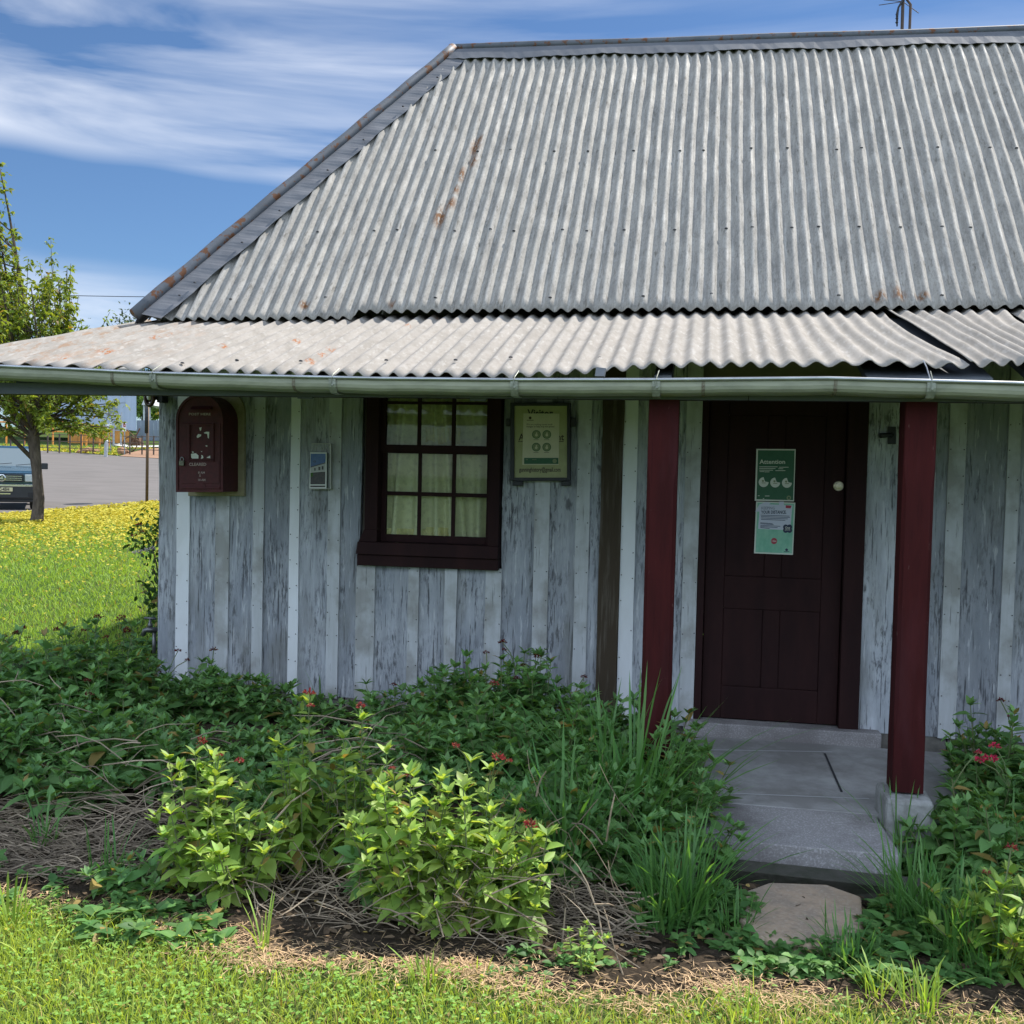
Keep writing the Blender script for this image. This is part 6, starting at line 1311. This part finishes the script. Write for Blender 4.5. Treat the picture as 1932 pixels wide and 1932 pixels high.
for a, b in ((203.3, 210), (211, 218.3)):
    m = MB(); slab3(m, [Q(a, 781, SD-.95), Q(b, 781.5, SD-.95), Q(b, 759.5, SD-.95), Q(a, 758.5, SD-.95)], .06); m.build('pane', M_GLS, wn_)
M_ORG = pmat('orange_timber', (.55, .25, .06), .8, spec=.2, var=(.40, .18, .05), vscale=(2.5, 2.5, .6), vlow=.4, vhigh=.6); M_ORR = pmat('orange_painted_steel', (.75, .30, .05), .5, var=(.6, .25, .06), vscale=(3, 3, 3))
m = MB()
for k in range(12):
    u0, u1 = 128+k*9.7, 128+(k+1)*9.7-.5; top = 800+(u0-128)*.115
    c4 = [Q(u0, 836, SD-1.4), Q(u1, 836.5, SD-1.4), Q(u1, top+1, SD-1.4), Q(u0, top, SD-1.4)]
    for c in c4[:2]: c[2] = min(c[2], float(g(c[0], c[1]))+.1)
    slab3(m, c4, .08)
m.build('timber_skirting', M_ORG, shed)
# signs and gate by the fence
def post_sign(label, u0, u1, v0, v1, D, marks):
    b = Q((u0+u1)/2, v1, D); gz_ = float(g(b[0], b[1])); o = thing('fence_sign', label, 'sign', (b[0], b[1], gz_), 'small signs along the wire fence')
    m = MB(); m.tube([(b[0]+FWD[0]*.05, b[1]+FWD[1]*.05, gz_-.05), (b[0]+FWD[0]*.05, b[1]+FWD[1]*.05, b[2]+.1)], .03, 6); m.build('post', M_BEAD, o)
    m = MB(); slab3(m, [Q(u0, v1, D), Q(u1, v1, D), Q(u1, v0, D), Q(u0, v0, D)], .03); m.build('panel', M_WHITE, o)
    m = MB()
    for (a, b_, c, d, mt) in marks: slab3(m, [Q(a, d, D-.02), Q(b_, d, D-.02), Q(b_, c, D-.02), Q(a, c, D-.02)], .015, mt)
    m.build('markings', [M_PRED, M_INK, YEL], o)
FD = 54.0
post_sign('plain white fence sign, leftmost of three across the road', 201.5, 205.5, 800, 812, FD, [(202, 205, 804, 805, 1)])
post_sign('white and yellow fence sign, middle of three across the road', 206, 210.5, 797, 809, FD, [(206.5, 210, 802, 808, 2), (207, 209.5, 798.5, 799.5, 1)])
post_sign('tall white fence sign with a red symbol, right of the gate', 231, 238.2, 798, 814, FD, [(232.5, 236.8, 799.5, 801, 0), (232.5, 236.8, 804, 805.5, 0), (232.5, 234, 801, 804, 0), (235.3, 236.8, 801, 806, 0), (232.5, 236.5, 809, 810.5, 1)])
gb = Q(221, 838, FD); gz_ = float(g(gb[0], gb[1])); gate = thing('pipe_gate', 'tall grey pipe gate frame in the wire fence by the shed', 'gate', (gb[0], gb[1], gz_))
for nm, pts in (('gate_post', [(213.5, 842), (214, 784)]), ('gate_post', [(228.5, 840), (229.5, 778)]), ('gate_leaf', [(215, 838), (215.5, 785), (228, 786), (227.5, 838), (215, 838)]), ('gate_bar', [(215, 812), (228, 812)]), ('gate_bar', [(201, 782), (229, 783)])):
    m = MB(); m.tube([Q(a, b, FD) for a, b in pts], .035, 6); m.build(nm, M_BEAD, gate)
fz0 = Q(80, 840, FD); fence = thing('wire_fence', 'low wire fence with thin dark posts along the far verge', 'fence', (fz0[0], fz0[1], float(g(fz0[0], fz0[1]))))
M_FP = pmat('dark_fence_post', (.10, .075, .06), .8, var=(.06, .05, .04), vscale=(5, 5, 5))
for u in (20, 45, 70, 90, 112, 132, 153, 176, 245, 268, 290, 312):
    b = Q(u, 838+.02*u, FD); z0_ = float(g(b[0], b[1])); m = MB(); m.tube([(b[0], b[1], z0_-.1), (b[0], b[1], z0_+1.05)], .04, 6); m.build('post', M_FP, fence)
for hgt in (.3, .65, 1.0):
    for ua, ub in ((20, 213), (230, 312)):
        m = MB(); m.tube([(lambda b: (b[0], b[1], float(g(b[0], b[1]))+hgt))(Q(u, 838+.02*u, FD)) for u in np.linspace(ua, ub, 8)], .018, 4); m.build('wire', M_FP, fence)
rl = Q(150, 830, 60); ramp = thing('ramp_railing', 'long orange steel railing along the ramp in front of the shed', 'railing', (rl[0], rl[1], float(g(rl[0], rl[1]))))
for nm, pts, r in (('rail', [(0, 796), (50, 798)], .05), ('rail', [(90, 795), (140, 797.5), (205, 807)], .055), ('rail', [(135, 815), (205, 824)], .045), ('rail', [(100, 814), (135, 815)], .045)):
    m = MB(); m.tube([Q(a, b, 60) for a, b in pts], r, 6); m.build(nm, M_ORR, ramp)
for u, v in ((12, 797), (46, 798), (100, 795.5), (155, 800), (163, 816), (188, 804.5), (205, 807)):
    b = Q(u, v, 60); m = MB(); m.tube([b, (b[0], b[1], float(g(b[0], b[1]))-.05)], .05, 6); m.build('rail_post', M_ORR, ramp)
ib = Q(245, 837, 57); iz = float(g(ib[0], ib[1])); imp = thing('old_hay_rake', 'rusty old horse drawn farm implement with a spoked wheel near the fence', 'farm implement', (ib[0], ib[1], iz))
M_IRON = pmat('rusty_iron', (.16, .085, .045), .85, var=(.10, .06, .04), vscale=(8, 8, 8))
c = np.array([ib[0], ib[1], iz+.42]); wh = MB(); ring = [c+RGT*.40*cos(a)+np.array([0, 0, .40*sin(a)]) for a in np.linspace(0, 2*pi, 25)]; wh.tube(ring, .035, 6)
for a in np.linspace(0, 2*pi, 9)[:-1]: wh.tube([c, c+RGT*.38*cos(a)+np.array([0, 0, .38*sin(a)])], .018, 5)
wh.lathe([(.07, -.05), (.07, .05)], c, 'y', 10); wh.build('wheel', M_IRON, imp)
m = MB(); m.tube([c+RGT*.1, c+RGT*.55+np.array([0, 0, .9])], .04, 5); m.tube([c+RGT*.35+np.array([0, 0, .35]), c+RGT*-.35+np.array([0, 0, .95])], .03, 5); m.tube([c+RGT*.30+np.array([0, 0, .30]), c+RGT*.75+np.array([0, 0, .05])], .04, 5); m.build('shaft', M_IRON, imp)
m = MB(); m.hexa([c+RGT*a+FWD*b+np.array([0, 0, -.05]) for a, b in ((-.15, .2), (.5, .2), (.5, .8), (-.15, .8))], [c+RGT*a+FWD*b+np.array([0, 0, .38]) for a, b in ((-.1, .2), (.42, .2), (.42, .8), (-.1, .8))]); m.build('frame', M_IRON, imp)
pb2 = on_g(199.5, 863); mk = thing('marker_post', 'short pale grey marker post on the far verge of the road', 'post', pb2)
m = MB(); m.hexa([pb2+RGT*a+FWD*b for a, b in ((-.08, -.05), (.08, -.05), (.08, .05), (-.08, .05))], [pb2+RGT*a+FWD*b+np.array([0, 0, .82]) for a, b in ((-.07, -.04), (.07, -.04), (.07, .04), (-.07, .04))]); m.build('shaft', pmat('weathered_grey_post', (.40, .42, .44), .8, var=(.3, .31, .32), vscale=(9, 9, 9)), mk, bevel=.01)
m = MB(); m.hexa([pb2+RGT*a+FWD*b+np.array([0, 0, .825]) for a, b in ((-.09, -.06), (.09, -.06), (.09, .06), (-.09, .06))], [pb2+RGT*a+FWD*b+np.array([0, 0, .89]) for a, b in ((-.05, -.03), (.05, -.03), (.05, .03), (-.05, .03))]); m.build('cap', M_WHITE, mk)
M_RUB = pmat('reddish_rubble', (.34, .19, .11), .95, var=(.22, .13, .08), vscale=(6, 6, 6))
for u0, u1, v, lab in ((150, 188, 838, 'long low heap of reddish rubble behind the far verge'), (228, 238, 832, 'small reddish heap by the base of the shed')):
    b = Q((u0+u1)/2, v, 55); z0_ = float(g(b[0], b[1])); wd_ = (u1-u0)/F*55/2; o = thing('rubble_heap', lab, 'heap', (b[0], b[1], z0_))
    for k in range(22):
        s = rng.uniform(-1, 1); c = np.array([b[0], b[1], z0_+.25*(1-abs(s))*rng.uniform(.3, 1)])+RGT*s*wd_+FWD*rng.normal(0, .2); r = rng.uniform(.12, .26); bm_ = bmesh.new(); bmesh.ops.create_icosphere(bm_, subdivisions=1, radius=r); mm = MB(); mm.add([np.array(v_.co)*rng.uniform(.7, 1.15)*np.array([1.2, 1, .8])+c for v_ in bm_.verts], [tuple(x.index for x in f.verts) for f in bm_.faces]); bm_.free()
        mm.build('rubble', M_RUB, o)
wb = Q(277, 800, 76); hut = thing('white_hut', 'small white gabled building behind the sign pole', 'building', (wb[0], wb[1], float(g(wb[0], wb[1]))))
zb_ = float(g(wb[0], wb[1])); m = MB(); c4 = [Q(270, 806, 76), Q(284, 806, 76), Q(284, 762, 76), Q(270, 762, 76)]; c4[0][2] = c4[1][2] = zb_-.2; slab3(m, c4, 4); m.build('wall', pmat('white_weatherboard', (.62, .65, .68), .7, var=(.55, .58, .6), vscale=(2, 2, 14)), hut)
m = MB(); a, b, c = Q(267, 764, 75.6), Q(287, 764, 75.6), Q(277, 740, 75.6); m.prism([a, b, c], FWD*5); m.build('roof', pmat('white_painted_roof', (.66, .68, .68), .6, var=(.6, .6, .6), vscale=(4, 4, 4)), hut)
m = MB(); fb = Q(280, 825, 70); ft = thing('metal_fence', 'grey sheet metal fence right of the blue shed', 'fence', (fb[0], fb[1], float(g(fb[0], fb[1]))))
for k in range(10):
    u0 = 258+k*8; m = MB(); c4 = [Q(u0, 826, 70), Q(u0+7.8, 826, 70), Q(u0+7.8, 793, 70), Q(u0, 793, 70)]; c4[0][2] = c4[1][2] = float(g(c4[0][0], c4[0][1]))-.2; slab3(m, c4, .06); m.build('panel', pmat('grey_fence_sheet', (.26, .30, .36), .6, var=(.22, .26, .31), vscale=(6, 6, .4)), ft)
# overhead line with its pole out to the left
wa, wb_ = Q(-420, 532, 46), Q(520, 560, 46); pl0 = float(g(wa[0], wa[1]))
pw = thing('power_line', 'thin dark overhead wire crossing the sky left of the roof', 'overhead wire', (wa[0], wa[1], pl0))
m = MB(); m.tube([wa+(wb_-wa)*t-np.array([0, 0, .9*t*(1-t)]) for t in np.linspace(0, 1, 14)], .016, 5); m.build('wire', M_DARK, pw)
m = MB(); m.tube([(wa[0], wa[1], pl0-.2), (wa[0], wa[1], wa[2]+.3)], [.16, .11], 10); m.tube([wa-RGT*.8, wa+RGT*.8], .06, 6); m.build('pole', BARK, pw)
